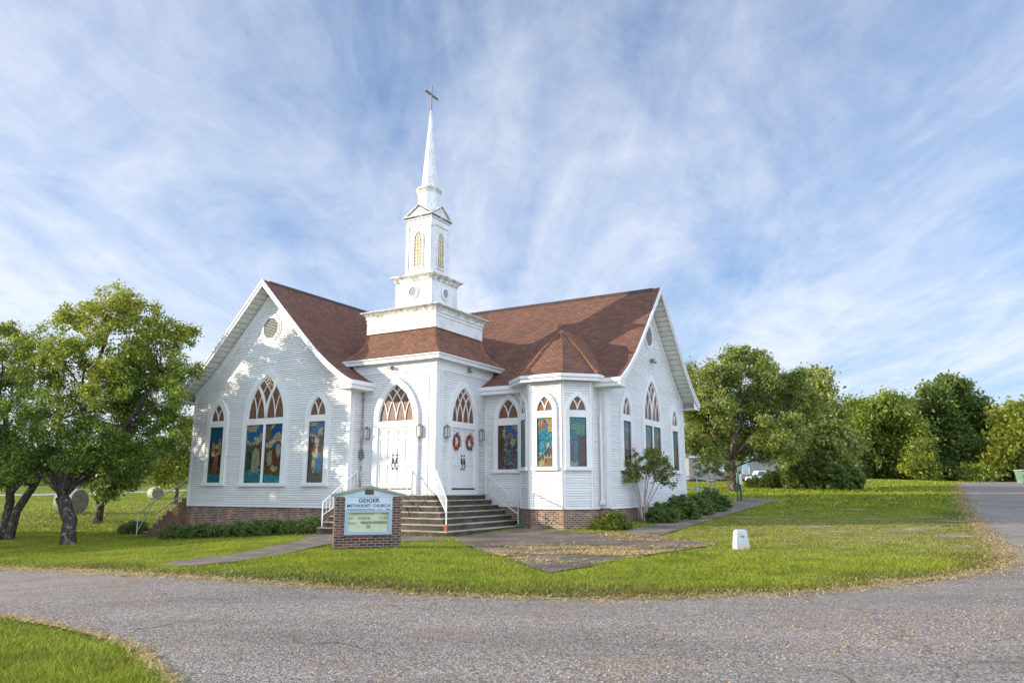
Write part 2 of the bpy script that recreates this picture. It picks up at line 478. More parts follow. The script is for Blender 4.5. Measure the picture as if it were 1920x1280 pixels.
LEAF2 = leafmat('leaf_round', [(.22, (.055, .10, .024)), (.46, (.145, .205, .042)), (.74, (.36, .39, .10)), (.92, (.54, .53, .20))], trans=.45)
LEAF3 = leafmat('leaf_wood', [(.22, (.06, .12, .026)), (.50, (.17, .25, .042)), (.85, (.38, .42, .08))], trans=.45)
LEAF4 = leafmat('leaf_yellow', [(.25, (.06, .10, .018)), (.55, (.16, .21, .028)), (.85, (.34, .34, .04)), (.97, (.48, .38, .04))])
LEAF5 = leafmat('leaf_shrub', [(.22, (.030, .064, .018)), (.55, (.085, .145, .034)), (.9, (.20, .27, .06))], trans=.2)
LEAF6 = leafmat('leaf_myrtle', [(.25, (.04, .07, .018)), (.6, (.10, .14, .025)), (.9, (.30, .30, .04))])
LEAFD = leafmat('leaf_dark', [(.22, (.032, .072, .022)), (.50, (.088, .145, .036)), (.85, (.23, .28, .07))], trans=.4)
# ------------------------------------------------------------------ the church
church = empty('church', C0, YA, label='white clapboard church with red-brown shingle roofs and a corner steeple', cat='church')
ZB, PITCHB = .85, .09
AY, BX = 8.08, 8.17                     # ridge lines
XA, YB = -.61, -5.36                    # gable wall planes
PROF = [(0, 10.17), (1.3, 8.84), (2.6, 7.53), (3.3, 6.86), (3.9, 6.36), (4.4, 6.0), (4.8, 5.74), (5.15, 5.56)]
def PZ(o): return float(np.interp(abs(o), [p[0] for p in PROF], [p[1] for p in PROF]))
FA = frame((0, AY, 0), (0, 1, 0), (-1, 0, 0))       # wing A: s = y - AY, d = -x
FB = frame((BX, 0, 0), (1, 0, 0), (0, -1, 0))       # wing B: s = x - BX, d = -y

def siding(mb, s0, s1, t0, t1, top=None):
    """lapped boards; top(s)->height limit for gables (symmetric about 0)"""
    t = t0
    while t < t1 - .01:
        te = min(t + PITCHB, t1)
        a0, a1 = s0, s1
        if top is not None:
            # half width where profile is at te
            lo, hi = 0.0, 6.0
            for _ in range(24):
                m = (lo + hi) / 2
                if top(m) > te: lo = m
                else: hi = m
            a0, a1 = max(s0, -lo), min(s1, lo)
            if a1 - a0 < .05: break
        tm = t + (te - t) * .70
        mb.face([(a0, t, .042), (a1, t, .042), (a1, tm, .036), (a0, tm, .036)])
        mb.face([(a0, tm, .036), (a1, tm, .036), (a1, te, .002), (a0, te, .002)])
        mb.face([(a0, t, .002), (a1, t, .002), (a1, t, .042), (a0, t, .042)])
        t = te
gtop = lambda s: PZ(s) - .30
# gable walls
for F, d0, half in ((FA, .61, 4.57), (FB, 5.36, 4.69)):
    mb = MB(lambda s, t, d, F=F, d0=d0: F(s, t, d + d0))
    siding(mb, -half, half, ZB, 10, gtop)
    n = [(-half, ZB)] + [(-half, gtop(half))] + [(o, gtop(o)) for o in (-4.4, -3.9, -3.3, -2.6, 0, 2.6, 3.3, 3.9, 4.4)] + [(half, gtop(half)), (half, ZB)]
    mb.face([(a, b, 0) for a, b in n])
    mb.obj('gable_wall', SIDING, church)
    # corner boards and the frieze that follows the rake
    mb = MB(lambda s, t, d, F=F, d0=d0: F(s, t, d + d0))
    for sg in (-1, 1): mb.box(sg * half - (.11 if sg > 0 else 0), sg * half + (.11 if sg < 0 else 0), ZB, 5.6, 0, .060)
    mb.box(-half, half, ZB - .03, ZB + .01, -.0, .055)
    mb.obj('corner_board', WHITE, church)
    mb = MB(lambda s, t, d, F=F, d0=d0: F(s, t, d + d0))
    offs = np.linspace(-half, half, 41)
    mb.band([(o, PZ(o) - .56) for o in offs], [(o, PZ(o) - .20) for o in offs], -.01, .064)
    mb.obj('rake_frieze', WHITE, church)
# side walls
def wallstrip(name, P, u, n, s0, s1, t0, t1):
    mb = MB(frame(P, u, n)); siding(mb, s0, s1, t0, t1)
    mb.face([(s0, t0, 0), (s1, t0, 0), (s1, t1, 0), (s0, t1, 0)])
    return mb.obj(name, SIDING, church)
wallstrip('side_wall', (0, 3.51, 0), (1, 0, 0), (0, -1, 0), -.61, 0.05, ZB, 5.5)
wallstrip('side_wall', (0, 12.65, 0), (1, 0, 0), (0, 1, 0), -.61, 14, ZB, 5.6)
wallstrip('side_wall', (3.48, 0, 0), (0, 1, 0), (-1, 0, 0), -5.36, 0.05, ZB, 5.6)
wallstrip('side_wall', (12.86, 0, 0), (0, 1, 0), (1, 0, 0), -5.36, 14, ZB, 5.6)
mb = MB()
mb.box(XA, XA + .11, 3.45, 3.509, ZB, 5.5); mb.obj('corner_board', WHITE, church)
mb = MB(); mb.box(3.42, 3.48, YB, YB + .11, ZB, 5.5); mb.obj('corner_board', WHITE, church)
mb = MB(); mb.box(3.42, 3.48, -.10, 0, 1.33, 5.5)
mb.obj('corner_board', WHITE, church)

# main roofs
def gable_roof(F, d0, d1, name, dz=0.0):
    offs = [-p[0] for p in PROF[::-1]] + [p[0] for p in PROF[1:]]
    top = [(o, PZ(o) + dz) for o in offs]
    mb = MB(F)
    for k in range(len(top) - 1):
        (a, za), (b, zb) = top[k], top[k + 1]
        mb.face([(a, za, d0), (b, zb, d0), (b, zb, d1), (a, za, d1)])
    for a, b in ((0, 1),):
        for d in (d0, d1):
            for k in range(len(top) - 1):
                mb.face([(top[k][0], top[k][1], d), (top[k + 1][0], top[k + 1][1], d), (top[k + 1][0], top[k + 1][1] - .03, d), (top[k][0], top[k][1] - .03, d)])
    r = mb.obj(name, SHING, church, roofuv=True)
    # ridge cap
    mb = MB(F)
    mb.extr([(-.16, PZ(.16) + .012 + dz), (0, PZ(0) + .03 + dz), (.16, PZ(.16) + .012 + dz), (.16, PZ(.16) - .02 + dz), (-.16, PZ(.16) - .02 + dz)], d0, d1 - .35)
    c = mb.obj('ridge_cap', RIDGE, church, roofuv=True); c.parent = r
    # soffit under the slope
    mb = MB(F)
    n = 0
    und = [(o, PZ(o) - .15 + dz) for o in offs]
    for k in range(len(und) - 1):
        (a, za), (b, zb) = und[k], und[k + 1]
        L = math.hypot(b - a, zb - za); m = max(1, int(L / .26))
        for j in range(m):
            t0_, t1_ = j / m, (j + 1) / m - .05
            p0 = (a + (b - a) * t0_, za + (zb - za) * t0_); p1 = (a + (b - a) * t1_, za + (zb - za) * t1_); p2 = (a + (b - a) * (j + 1) / m, za + (zb - za) * (j + 1) / m)
            mb.face([(p0[0], p0[1], d1 - 1.0), (p1[0], p1[1], d1 - 1.0), (p1[0], p1[1], d1), (p0[0], p0[1], d1)])
            mb.face([(p1[0], p1[1] + .015, d1 - 1.0), (p2[0], p2[1] + .015, d1 - 1.0), (p2[0], p2[1] + .015, d1), (p1[0], p1[1] + .015, d1)])
    for sg in (-1, 1):   # boxed eaves
        mb.box(min(sg * 4.5, sg * 5.13), max(sg * 4.5, sg * 5.13), 5.24 + dz, 5.27 + dz, d0, d1)
    s_ = mb.obj('soffit', SOFFIT, church); s_.parent = r
    # rake boards, two steps, and the eave fascia with its crown
    mb = MB(F)
    fo = np.unique(np.concatenate([np.linspace(-5.15, 5.15, 45), [0.0]]))
    mb.band([(o, PZ(o) - .27 + dz) for o in fo], [(o, PZ(o) - .005 + dz) for o in fo], d1 + .001, d1 + .035)
    mb.band([(o, PZ(o) - .11 + dz) for o in fo], [(o, PZ(o) + .006 + dz) for o in fo], d1 + .036, d1 + .07)
    for sg in (-1, 1):
        a, b = sorted((sg * 5.13, sg * 5.17)); mb.box(a, b, 5.25 + dz, 5.54 + dz, d0, d1 + .035)
        a, b = sorted((sg * 5.171, sg * 5.23)); mb.box(a, b, 5.40 + dz, 5.552 + dz, d0, d1 + .07)
    f_ = mb.obj('rake_board', WHITE, church); f_.parent = r
    # closing piece at the foot of each rake
    for sg in (-1, 1):
        mb = MB(F)
        pts = [(sg * 4.55, 5.25 + dz), (sg * 5.13, 5.25 + dz), (sg * 5.13, 5.42 + dz), (sg * 4.55, PZ(4.55) - .16 + dz)]
        mb.extr(pts, d1 - .06, d1 - .02)
        mb.obj('eave_return', WHITE, r)
    return r
CAPS = mat('cap_shingles', (.3, .15, .08), .9, f_shingle([(.15, .075, .05), (.23, .11, .068), (.31, .145, .08), (.40, .19, .095)]), spec=.2)
RIDGE = mat('ridge_shingles', (.06, .05, .045), .9, f_shingle([(.05, .035, .03), (.075, .05, .042), (.10, .065, .05), (.13, .08, .06)]), spec=.2)
gable_roof(FA, -13.6, 1.31, 'main_roof')
gable_roof(FB, -13.3, 6.05, 'main_roof', dz=-.004)

# brick foundation with piers and vent holes
mb = MB()
def found(P, u, n, s0, s1, zb, piers=(), holes=()):
    mb.T = frame(P, u, n)
    mb.cur = 0
    mb.box(s0, s1, zb, ZB - .031, -.25, -.04)
    for p in piers: mb.box(p - .28, p + .28, zb, ZB - .033, -.041, .0)
    mb.cur = 1
    for h in holes:
        for a, b in ((0, 0), (-.1, -.09), (.1, -.09), (0, -.18), (-.1, .07)):
            mb.box(h + a - .035, h + a + .035, .42 + b - .03, .42 + b + .03, -.039, -.036)
found((XA, 0, 0), (0, 1, 0), (-1, 0, 0), 3.51, 12.65, -1.0, (3.8, 6.2, 8.9, 12.35), (5.0, 7.6, 10.9))
found((0, 3.51, 0), (1, 0, 0), (0, -1, 0), XA, .1, -1)
found((3.48, 0, 0), (0, 1, 0), (-1, 0, 0), -5.36, .1, -1)
found((0, YB, 0), (1, 0, 0), (0, -1, 0), 3.48, 12.86, -1, (3.8, 6.5, 9.5, 12.5), (5.2, 8.0))
found((0, 12.65, 0), (1, 0, 0), (0, 1, 0), XA, 13.5, -1.3)
found((12.86, 0, 0), (0, 1, 0), (1, 0, 0), -5.36, 13.5, -1)
BAYP = [(3.50, -2.0), (2.88, -2.0), (2.08, -2.8), (2.08, -4.15), (2.88, -4.95), (3.50, -4.95)]
for k in range(5):
    (x0, y0), (x1, y1) = BAYP[k], BAYP[k + 1]
    L = math.hypot(x1 - x0, y1 - y0); u = ((x1 - x0) / L, (y1 - y0) / L, 0); n = (u[1], -u[0], 0)
    if n[0] * -1 + n[1] * 0 < -.1: n = (-n[0], -n[1], 0)
    c = Vector((3.3, -3.47, 0)); mid = Vector(((x0 + x1) / 2, (y0 + y1) / 2, 0))
    if Vector(n).dot(mid - c) < 0: n = (-n[0], -n[1], 0)
    found((x0, y0, 0), u, n, 0, L, -1, (), (L * .55,) if k in (2,) else ())
mb.obj('foundation', [BRICK, DARKV], church)

# ---- pointed windows
def arcpts(w, extra, spring, n=14):
    """right half outline from spring to apex of an equilateral arch widened by extra"""
    R = w + extra; th = math.acos((w / 2) / R)
    return [(-w / 2 + R * math.cos(th * k / n), spring + R * math.sin(th * k / n)) for k in range(n + 1)]
def outline(w, extra, t0, spring):
    r = arcpts(w, extra, spring)
    right = [(w / 2 + extra, t0)] + r
    return right + [(-x, z) for x, z in right[::-1][1:]]
def glasspane(w, t0, t1, design, seed):
    """lead sheet with small jittered pieces of coloured glass"""
    rnd = random.Random(seed)
    nx = max(7, int(w / .058)); ny = int((t1 - t0) / .066)
    P = {}
    for i in range(nx + 1):
        for j in range(ny + 1):
            jx = 0 if i in (0, nx) else rnd.uniform(-.42, .42); jy = 0 if j in (0, ny) else rnd.uniform(-.42, .42)
            P[i, j] = (-w / 2 + w * (i + jx) / nx, t0 + (t1 - t0) * (j + jy) / ny)
    quads, cols = [], []
    for i in range(nx):
        for j in range(ny):
            q = [P[i, j], P[i + 1, j], P[i + 1, j + 1], P[i, j + 1]]
            cx = sum(a for a, _ in q) / 4; cz = sum(b for _, b in q) / 4
            u_ = cx / w + .5; v_ = (cz - t0) / (t1 - t0)
            c = design(u_, v_, rnd)
            q = [(a + (cx - a) * .13, b + (cz - b) * .13) for a, b in q]
            quads.append(q); cols.append(c)
    return quads, cols
def blob(u, v, cu, cv, ru, rv): return ((u - cu) / ru) ** 2 + ((v - cv) / rv) ** 2 < 1
SKY_, CRE, TEA, DGR, BRN, MAR, BLU = (.04, .22, .48), (.62, .56, .30), (.03, .30, .36), (.03, .06, .035), (.16, .09, .035), (.26, .06, .05), (.02, .14, .42)
def jit(c, r, a=.25):
    k = .56 * (1 + r.uniform(-a, a)); return tuple(min(.9, max(.005, x * k)) for x in c)
def bands(u, v, r, a=CRE, b=SKY_, n=9, ph=0.): return a if math.sin(v * n * 6.28 + math.sin(u * 5 + ph) * 1.6 + ph) > .25 else b
def D0(u, v, r):
    if blob(u, v, .52, .42, .17, .20) or blob(u, v, .5, .28, .22, .12): return jit((.50, .12, .10), r)
    if blob(u, v, .50, .64, .10, .05): return jit(CRE, r)
    if blob(u, v, .28, .60, .13, .14) or blob(u, v, .76, .64, .12, .15): return jit((.50, .48, .22), r)
    if v > .74: return jit((.02, .16, .30) if r.random() > .25 else (.03, .10, .16), r)
    if v < .14: return jit(TEA, r, .5)
    if v < .26: return jit(BRN, r)
    return jit(DGR, r, .6)
def D1(u, v, r):
    if blob(u, v, .62, .40, .25, .20) or blob(u, v, .60, .24, .24, .08): return jit((.52, .50, .30), r)
    if blob(u, v, .66, .60, .09, .05): return jit(BRN, r)
    if blob(u, v, .60, .76, .16, .035): return jit((.65, .62, .42), r)
    if v > .66: return jit(bands(u, v, r, n=3.2), r)
    if v > .54: return jit((.20, .13, .06) if r.random() > .3 else (.05, .2, .22), r)
    if v < .22: return jit(TEA if r.random() > .3 else (.16, .34, .30), r, .6)
    return jit((.06, .10, .08), r, .6)
def D2(u, v, r):
    if blob(u, v, .78, .55, .16, .12): return jit(CRE, r)
    if blob(u, v, .62, .44, .18, .10) or blob(u, v, .66, .36, .10, .12): return jit(MAR, r)
    if blob(u, v, .30, .42, .16, .14): return jit((.50, .46, .26), r)
    if blob(u, v, .58, .24, .20, .055): return jit((.66, .60, .32), r)
    if v > .60: return jit(bands(u, v, r, CRE, BLU, 3.0, 1.) if u > .3 or v < .7 else (.22, .20, .12), r)
    if v < .11: return jit((.05, .42, .46), r, .4)
    return jit((.17, .14, .06), r, .4)
def D3(u, v, r):
    if blob(u, v, .48, .80, .09, .04): return jit((.18, .08, .04), r)
    if blob(u, v, .66, .30, .22, .17): return jit((.02, .26, .55), r)
    if blob(u, v, .50, .46, .16, .10): return jit((.60, .56, .36), r)
    if blob(u, v, .36, .42, .12, .28) or blob(u, v, .45, .65, .15, .14): return jit((.56, .52, .36) if u > .38 or v < .5 else (.34, .06, .06), r)
    if v > .76: return jit(bands(u, v, r, CRE, (.02, .22, .50), 4.0, .5) if u < .82 else BRN, r)
    if u > .82: return jit(BRN, r)
    if v < .1: return jit((.05, .09, .05), r)
    return jit((.05, .065, .035), r, .6)
def D4(u, v, r):
    if blob(u, v, .74, .62, .13, .09): return jit((.60, .60, .40), r)
    if blob(u, v, .56, .66, .22, .22): return jit((.10, .11, .10) if r.random() > .3 else (.36, .36, .30), r)
    if blob(u, v, .27, .82, .08, .10): return jit((.60, .56, .40), r)
    if u < .24: return jit(BRN, r)
    if v > .80: return jit(bands(u, v, r, CRE, (.03, .15, .50), 3, 2.), r)
    if v < .42:
        return jit(r.choice([(.22, .05, .14), (.03, .30, .30), (.02, .24, .38), (.04, .28, .12), (.10, .04, .08), (.34, .30, .24)]), r)
    return jit(r.choice([(.44, .42, .26), (.05, .26, .42), (.14, .10, .05)]), r)
def D5(u, v, r):
    if blob(u, v, .60, .80, .13, .11): return jit((.02, .28, .50), r)
    if blob(u, v, .45, .85, .26, .07): return jit((.62, .14, .04), r)
    if blob(u, v, .50, .95, .08, .035): return jit((.12, .07, .04), r)
    if v > .72: return jit((.66, .46, .14) if u > .55 or r.random() > .7 else (.10, .42, .32), r)
    if blob(u, v, .66, .43, .10, .06): return jit((.70, .60, .36), r)
    if blob(u, v, .72, .34, .14, .07): return jit(MAR, r)
    if v < .10: return jit((.42, .24, .08) if u > .4 else (.60, .52, .22), r)
    if v < .26: return jit((.50, .46, .28) if r.random() > .5 else (.10, .10, .06), r)
    return jit((.03, .40, .52) if r.random() > .35 else (.02, .22, .38), r, .45)
def D6(u, v, r):
    if blob(u, v, .28, .53, .08, .04): return jit((.10, .05, .03), r)
    if blob(u, v, .36, .28, .15, .20): return jit((.05, .30, .36), r)
    if blob(u, v, .22, .28, .13, .20): return jit((.20, .07, .05), r)
    if v < .62 and u > .48: return jit((.13, .055, .03), r)
    if v < .10: return jit((.52, .48, .22), r)
    if blob(u, v, .5, .82, .6, .06) or blob(u, v, .75, .70, .5, .05): return jit((.12, .42, .20), r)
    return jit((.02, .26, .38), r, .4)
def D7(u, v, r):
    if blob(u, v, .6, .82, .3, .05): return jit((.36, .32, .10), r)
    if blob(u, v, .5, .48, .16, .30): return jit((.34, .28, .16) if r.random() > .4 else (.24, .05, .08), r)
    if v > .7: return jit((.02, .20, .24), r, .5)
    return jit(r.choice([(.03, .10, .12), (.12, .07, .04), (.16, .04, .08)]), r, .4)
def D8(u, v, r):
    if blob(u, v, .5, .40, .17, .30): return jit((.42, .34, .16), r)
    if v > .62: return jit(r.choice([(.02, .24, .30), (.34, .30, .10), (.02, .14, .26)]), r)
    return jit(r.choice([(.10, .06, .03), (.03, .12, .12), (.20, .10, .05)]), r)
def D9(u, v, r):
    if u > .5: return jit((.20, .11, .04), r)
    return jit((.04, .34, .24), r)

def window(F, sc, lancets, w, f, sill, spring=4.37, t_top=4.14, glass_t0=None, ndiv=2, designs=(D0,), seed=1, proud=.10, labels=None):
    """F frame of the wall, sc centre, w glass opening width"""
    T = lambda s, t, d: F(s + sc, t, d + .022)
    t0 = sill + .09
    mb = MB(T)
    mb.band(outline(w, 0, t0, spring), outline(w, f, t0 - .09, spring), .018, proud)
    mb.box(-w / 2 - .01, w / 2 + .01, t_top, spring - .0, .022, proud - .012)      # transom
    if lancets == 2: mb.box(-.06, .06, t0, t_top + .01, .022, proud - .014)
    root = mb.obj('window', WHITE, church)
    if labels: root['label'] = labels
    ms = MB(T)
    ms.box(-w / 2 - f - .03, w / 2 + f + .03, sill - .05, sill + .09, .016, proud + .05)
    ms.obj('sill', WHITE, root)
    # sash edges
    msh = MB(T)
    spans = [(-w / 2, w / 2)] if lancets == 1 else [(-w / 2, -.06), (.06, w / 2)]
    for k, (a, b) in enumerate(spans):
        msh.cur = 0
        e = .028
        for q in ((a, a + e, t0, t_top), (b - e, b, t0, t_top), (a + e, b - e, t0, t0 + e), (a + e, b - e, t_top - e, t_top)):
            msh.box(q[0], q[1], q[2], q[3], .021, .050)
    msh.obj('sash', LEAD, root)
    for k, (a, b) in enumerate(spans):
        ww = b - a - .05; cc = (a + b) / 2
        quads, cols = glasspane(ww, t0 + .03, t_top - .03, designs[k], seed + 7 * k)
        mp_ = MB(T)
        mp_.face([(cc - ww / 2, t0 + .03, .030), (cc + ww / 2, t0 + .03, .030), (cc + ww / 2, t_top - .03, .030), (cc - ww / 2, t_top - .03, .030)])
        mp_.cur = 1
        for q in quads: mp_.face([(cc + x, z, .036) for x, z in q])
        o = mp_.obj('stained_pane', [LEAD, STAIN], root)
        ca = o.data.color_attributes.new('Col', 'FLOAT_COLOR', 'CORNER')
        li = 0
        allc = [(0, 0, 0)] + cols
        for p in o.data.polygons:
            for l in p.loop_indices: ca.data[l].color = (*allc[p.index], 1)
    # brown glass in the arch with interlacing bars
    mg = MB(T)
    ins = outline(w, .01, spring - .01, spring)
    mg.face([(x, z, .030) for x, z in ins])
    mg.obj('arch_pane', AMBER, root)
    mt_ = MB(T)
    tracery(mt_, w, spring, ndiv, .014 if ndiv > 2 else .02, .030, .058)
    if lancets == 2: tracery(mt_, w, spring, 2, .055, .030, proud - .02)
    r = arcpts(w, 0, spring)
    inner = [(w / 2 - .035, spring)] + [(x - .035 * (1 - k / 14), z - .035 * (k / 14)) for k, (x, z) in enumerate(r)]
    # thin bead round the arch
    mt_.band([(x * .955, spring + (z - spring) * .96) for x, z in r] + [(-x * .955, spring + (z - spring) * .96) for x, z in r[::-1][1:]],
             [(x * 1.004, z) for x, z in r] + [(-x * 1.004, z) for x, z in r[::-1][1:]], .030, .055)
    mt_.box(-w / 2, w / 2, spring, spring + .03, .030, .056)
    mt_.obj('glazing_bars', WHITE, root)
    return root
def tracery(mb, w, spring, ndiv, hw, d0, d1):
    for i in range(1, ndiv):
        s0 = -w / 2 + w * i / ndiv
        for sg in (1, -1):
            cx = s0 + sg * w
            a, b = [], []
            for k in range(40):
                th = k * math.radians(2)
                x = cx - sg * w * math.cos(th); z = spring + w * math.sin(th)
                lim = math.hypot(x - (-sg) * w / 2, z - spring)
                if lim > w * 1.0: break
                nx, nz = math.cos(th) * sg, -math.sin(th)
                a.append((x - nx * hw, z + 0 - nz * hw)); b.append((x + nx * hw, z + nz * hw))
            if len(a) > 1: mb.band(a, b, d0, d1)
LW = frame((XA, 0, 0), (0, 1, 0), (-1, 0, 0))
# in this frame s runs to the viewer's left, so designs are mirrored with a sign flip
LWr = frame((XA, 0, 0), (0, -1, 0), (-1, 0, 0))
window(LWr, -11.0, 1, .86, .23, 1.71, designs=(D0,), seed=3, labels='tall pointed window with a robed winged figure in its glass, nearest the side steps')
window(LWr, -8.09, 2, 2.12, .25, 1.69, ndiv=4, designs=(D1, D2), seed=11, labels='wide double pointed window in the middle of the left gable')
window(LWr, -5.16, 1, .86, .23, 1.69, designs=(D3,), seed=23, labels='tall pointed window with a blue robe in its glass, nearest the steps')
BWr = frame((3.48, 0, 0), (0, -1, 0), (-1, 0, 0))
window(BWr, 1.12, 1, .92, .20, 2.20, spring=4.28, t_top=4.02, designs=(D4,), seed=31)
RW = frame((0, YB, 0), (1, 0, 0), (0, -1, 0))
window(RW, 5.17, 1, .84, .23, 2.27, designs=(D7,), seed=41)
window(RW, 8.22, 2, 2.0, .24, 2.27, ndiv=4, designs=(D8, D7), seed=43)
window(RW, 11.30, 1, .84, .23, 2.27, designs=(D8,), seed=47)

# ---- bay
bay = MB(); trim = MB()
for k in range(5):
    (x0, y0), (x1, y1) = BAYP[k], BAYP[k + 1]
    L = math.hypot(x1 - x0, y1 - y0); u = ((x1 - x0) / L, (y1 - y0) / L, 0)
    n = Vector((u[1], -u[0], 0)); mid = Vector(((x0 + x1) / 2 - 3.3, (y0 + y1) / 2 + 3.47, 0))
    if n.dot(mid) < 0: n = -n
    F = frame((x0, y0, 0), u, n)
    bay.T = F; siding(bay, 0, L, ZB, 5.42); bay.face([(0, ZB, 0), (L, ZB, 0), (L, 5.42, 0), (0, 5.42, 0)])
    trim.T = F
    trim.box(0, .075, ZB, 5.42, .001, .056 + k * .001); trim.box(L - .075, L, ZB, 5.42, .001, .0565 + k * .001)
    trim.box(0, L, ZB - .03, ZB + .01, .0, .050)
    if k in (1, 2, 3):
        window(F, L / 2, 1, .64, .17, 2.24, spring=4.33, t_top=4.10, designs=((D9,), (D5,), (D6,))[k - 1], seed=60 + k, proud=.085)
bayw = bay.obj('bay_wall', SIDING, church)
trim.obj('corner_board', WHITE, bayw)
EB = [(4.3, -1.60), (2.72, -1.60), (1.70, -2.64), (1.70, -4.31), (2.72, -5.34), (4.3, -5.34)]
APX = (3.50, -3.47)
roofb = MB()
def lerp2(p, q, t): return (p[0] + (q[0] - p[0]) * t, p[1] + (q[1] - p[1]) * t)
lev = [(0, 5.66), (.12, 5.86), (.28, 6.18), (.5, 6.68), (1.0, 7.62)]
targ = [(5.8, -3.47), APX, APX, APX, APX, (5.8, -3.47)]
for k in range(5):
    for (ta, za), (tb, zb) in zip(lev[:-1], lev[1:]):
        p = [lerp2(EB[k], targ[k], ta), lerp2(EB[k + 1], targ[k + 1], ta), lerp2(EB[k + 1], targ[k + 1], tb), lerp2(EB[k], targ[k], tb)]
        roofb.face([(*p[0], za), (*p[1], za), (*p[2], zb), (*p[3], zb)] if tb < 1 or targ[k] != targ[k + 1] else [(*p[0], za), (*p[1], za), (*p[2], zb)])
br_ = roofb.obj('bay_roof', SHING2, church, roofuv=True)
hip = MB()
for k in (1, 2, 3, 4):
    hip.tube([(*lerp2(EB[k], APX, t), z + .012) for t, z in lev], [.10, .09, .085, .08, .04], 4)
hip.tube([(3.5, -3.47, 7.63), (5.7, -3.47, 7.63)], .05, 4)
hip.obj('hip_cap', CAPS, br_, roofuv=True)
fb = MB()
fb.face([(x, y, 5.43) for x, y in EB[::-1]])
for k in range(5):
    (x0, y0), (x1, y1) = EB[k], EB[k + 1]
    L = math.hypot(x1 - x0, y1 - y0); u = ((x1 - x0) / L, (y1 - y0) / L, 0)
    n = Vector((u[1], -u[0], 0)); mid = Vector(((x0 + x1) / 2 - 3.3, (y0 + y1) / 2 + 3.47, 0))
    if n.dot(mid) < 0: n = -n
    fb.T = frame((x0, y0, 0), u, n)
    fb.box(-.0, L, 5.42, 5.64, -.02, .0); fb.box(-.02, L + .02, 5.545, 5.655, .001, .055)
fb.T = IDF
fb.obj('eave_board', WHITE, br_)
# downspouts
mb = MB()
mb.tube([(3.40, -5.09, 4.25), (3.40, -5.09, 1.1)], .05, 6); mb.box(3.33, 3.46, -5.20, -5.02, .98, 1.12)
mb.tube([(3.40, -5.09, 5.3), (3.40, -5.09, 4.25), ], .02, 6)
mb.obj('downspout', WHITE, church)
mb = MB()
mb.tube([(-.07, 3.40, 5.3), (-.07, 3.40, 1.4)], .022, 6); mb.tube([(-.05, 3.45, 3.9), (-.05, 3.45, 2.9)], .014, 5)
mb.obj('rusty_conduit', mat('rust_pipe', (.2, .12, .08), .8, lambda k, b: setc(k, b, k.ramp(k.noise(OBJ(k), 8, 4), [(.4, (.20, .10, .06)), (.6, (.62, .58, .52))]))), church)
mb = MB(); mb.box(-.16, -.03, 3.30, 3.48, 2.68, 2.92); mb.box(-.15, -.04, 3.33, 3.45, 2.92, 3.02)
mb.obj('meter_box', mat('meter_grey', (.14, .15, .14), .6), church, bevel=.015)

# ---- tower
TC = (2.0, 2.0)
TL = frame((0, 0, 0), (0, -1, 0), (-1, 0, 0)); TR = frame((0, 0, 0), (1, 0, 0), (0, -1, 0))
def TLs(y): return -y
mb = MB(TL); siding(mb, -4, 0, 1.30, 6.3); mb.face([(-4, .2, 0), (0, .2, 0), (0, 6.45, 0), (-4, 6.45, 0)])
mb.T = TR; siding(mb, 0, 4, 1.30, 6.3); mb.face([(0, .2, 0), (4, .2, 0), (4, 6.45, 0), (0, 6.45, 0)])
tw = mb.obj('tower_wall', SIDING, church)
mb = MB(TL)
def pilaster(m, a, b, sgn):
    # board with a sunk groove
    m.box(min(a, b), max(a, b), 1.30, 5.9, .001, .040)
mb.box(-.40, -.27, 1.30, 5.86, .002, .070); mb.box(-.19, -.0, 1.30, 5.86, .002, .070); mb.box(-.27, -.19, 1.30, 5.86, .002, .044); mb.box(-.27, -.19, 5.72, 5.86, .045, .071)
mb.box(-4, .0, 5.90, 6.42, .002, .060); mb.box(-.44, .0, 5.86, 5.93, .002, .088); mb.box(-4, 0, 5.88, 5.90, .002, .03)
mb.T = TR
mb.box(-.070, .19, 1.30, 5.86, .002, .070); mb.box(.27, .40, 1.30, 5.86, .002, .070); mb.box(.19, .27, 1.30, 5.86, .002, .044); mb.box(.19, .27, 5.72, 5.86, .045, .071)
mb.box(-.060, 4, 5.90, 6.42, .002, .060); mb.box(-.088, .44, 5.86, 5.93, .002, .088); mb.box(0, 4, 5.88, 5.90, .002, .03)
mb.obj('pilaster', WHITE, tw)

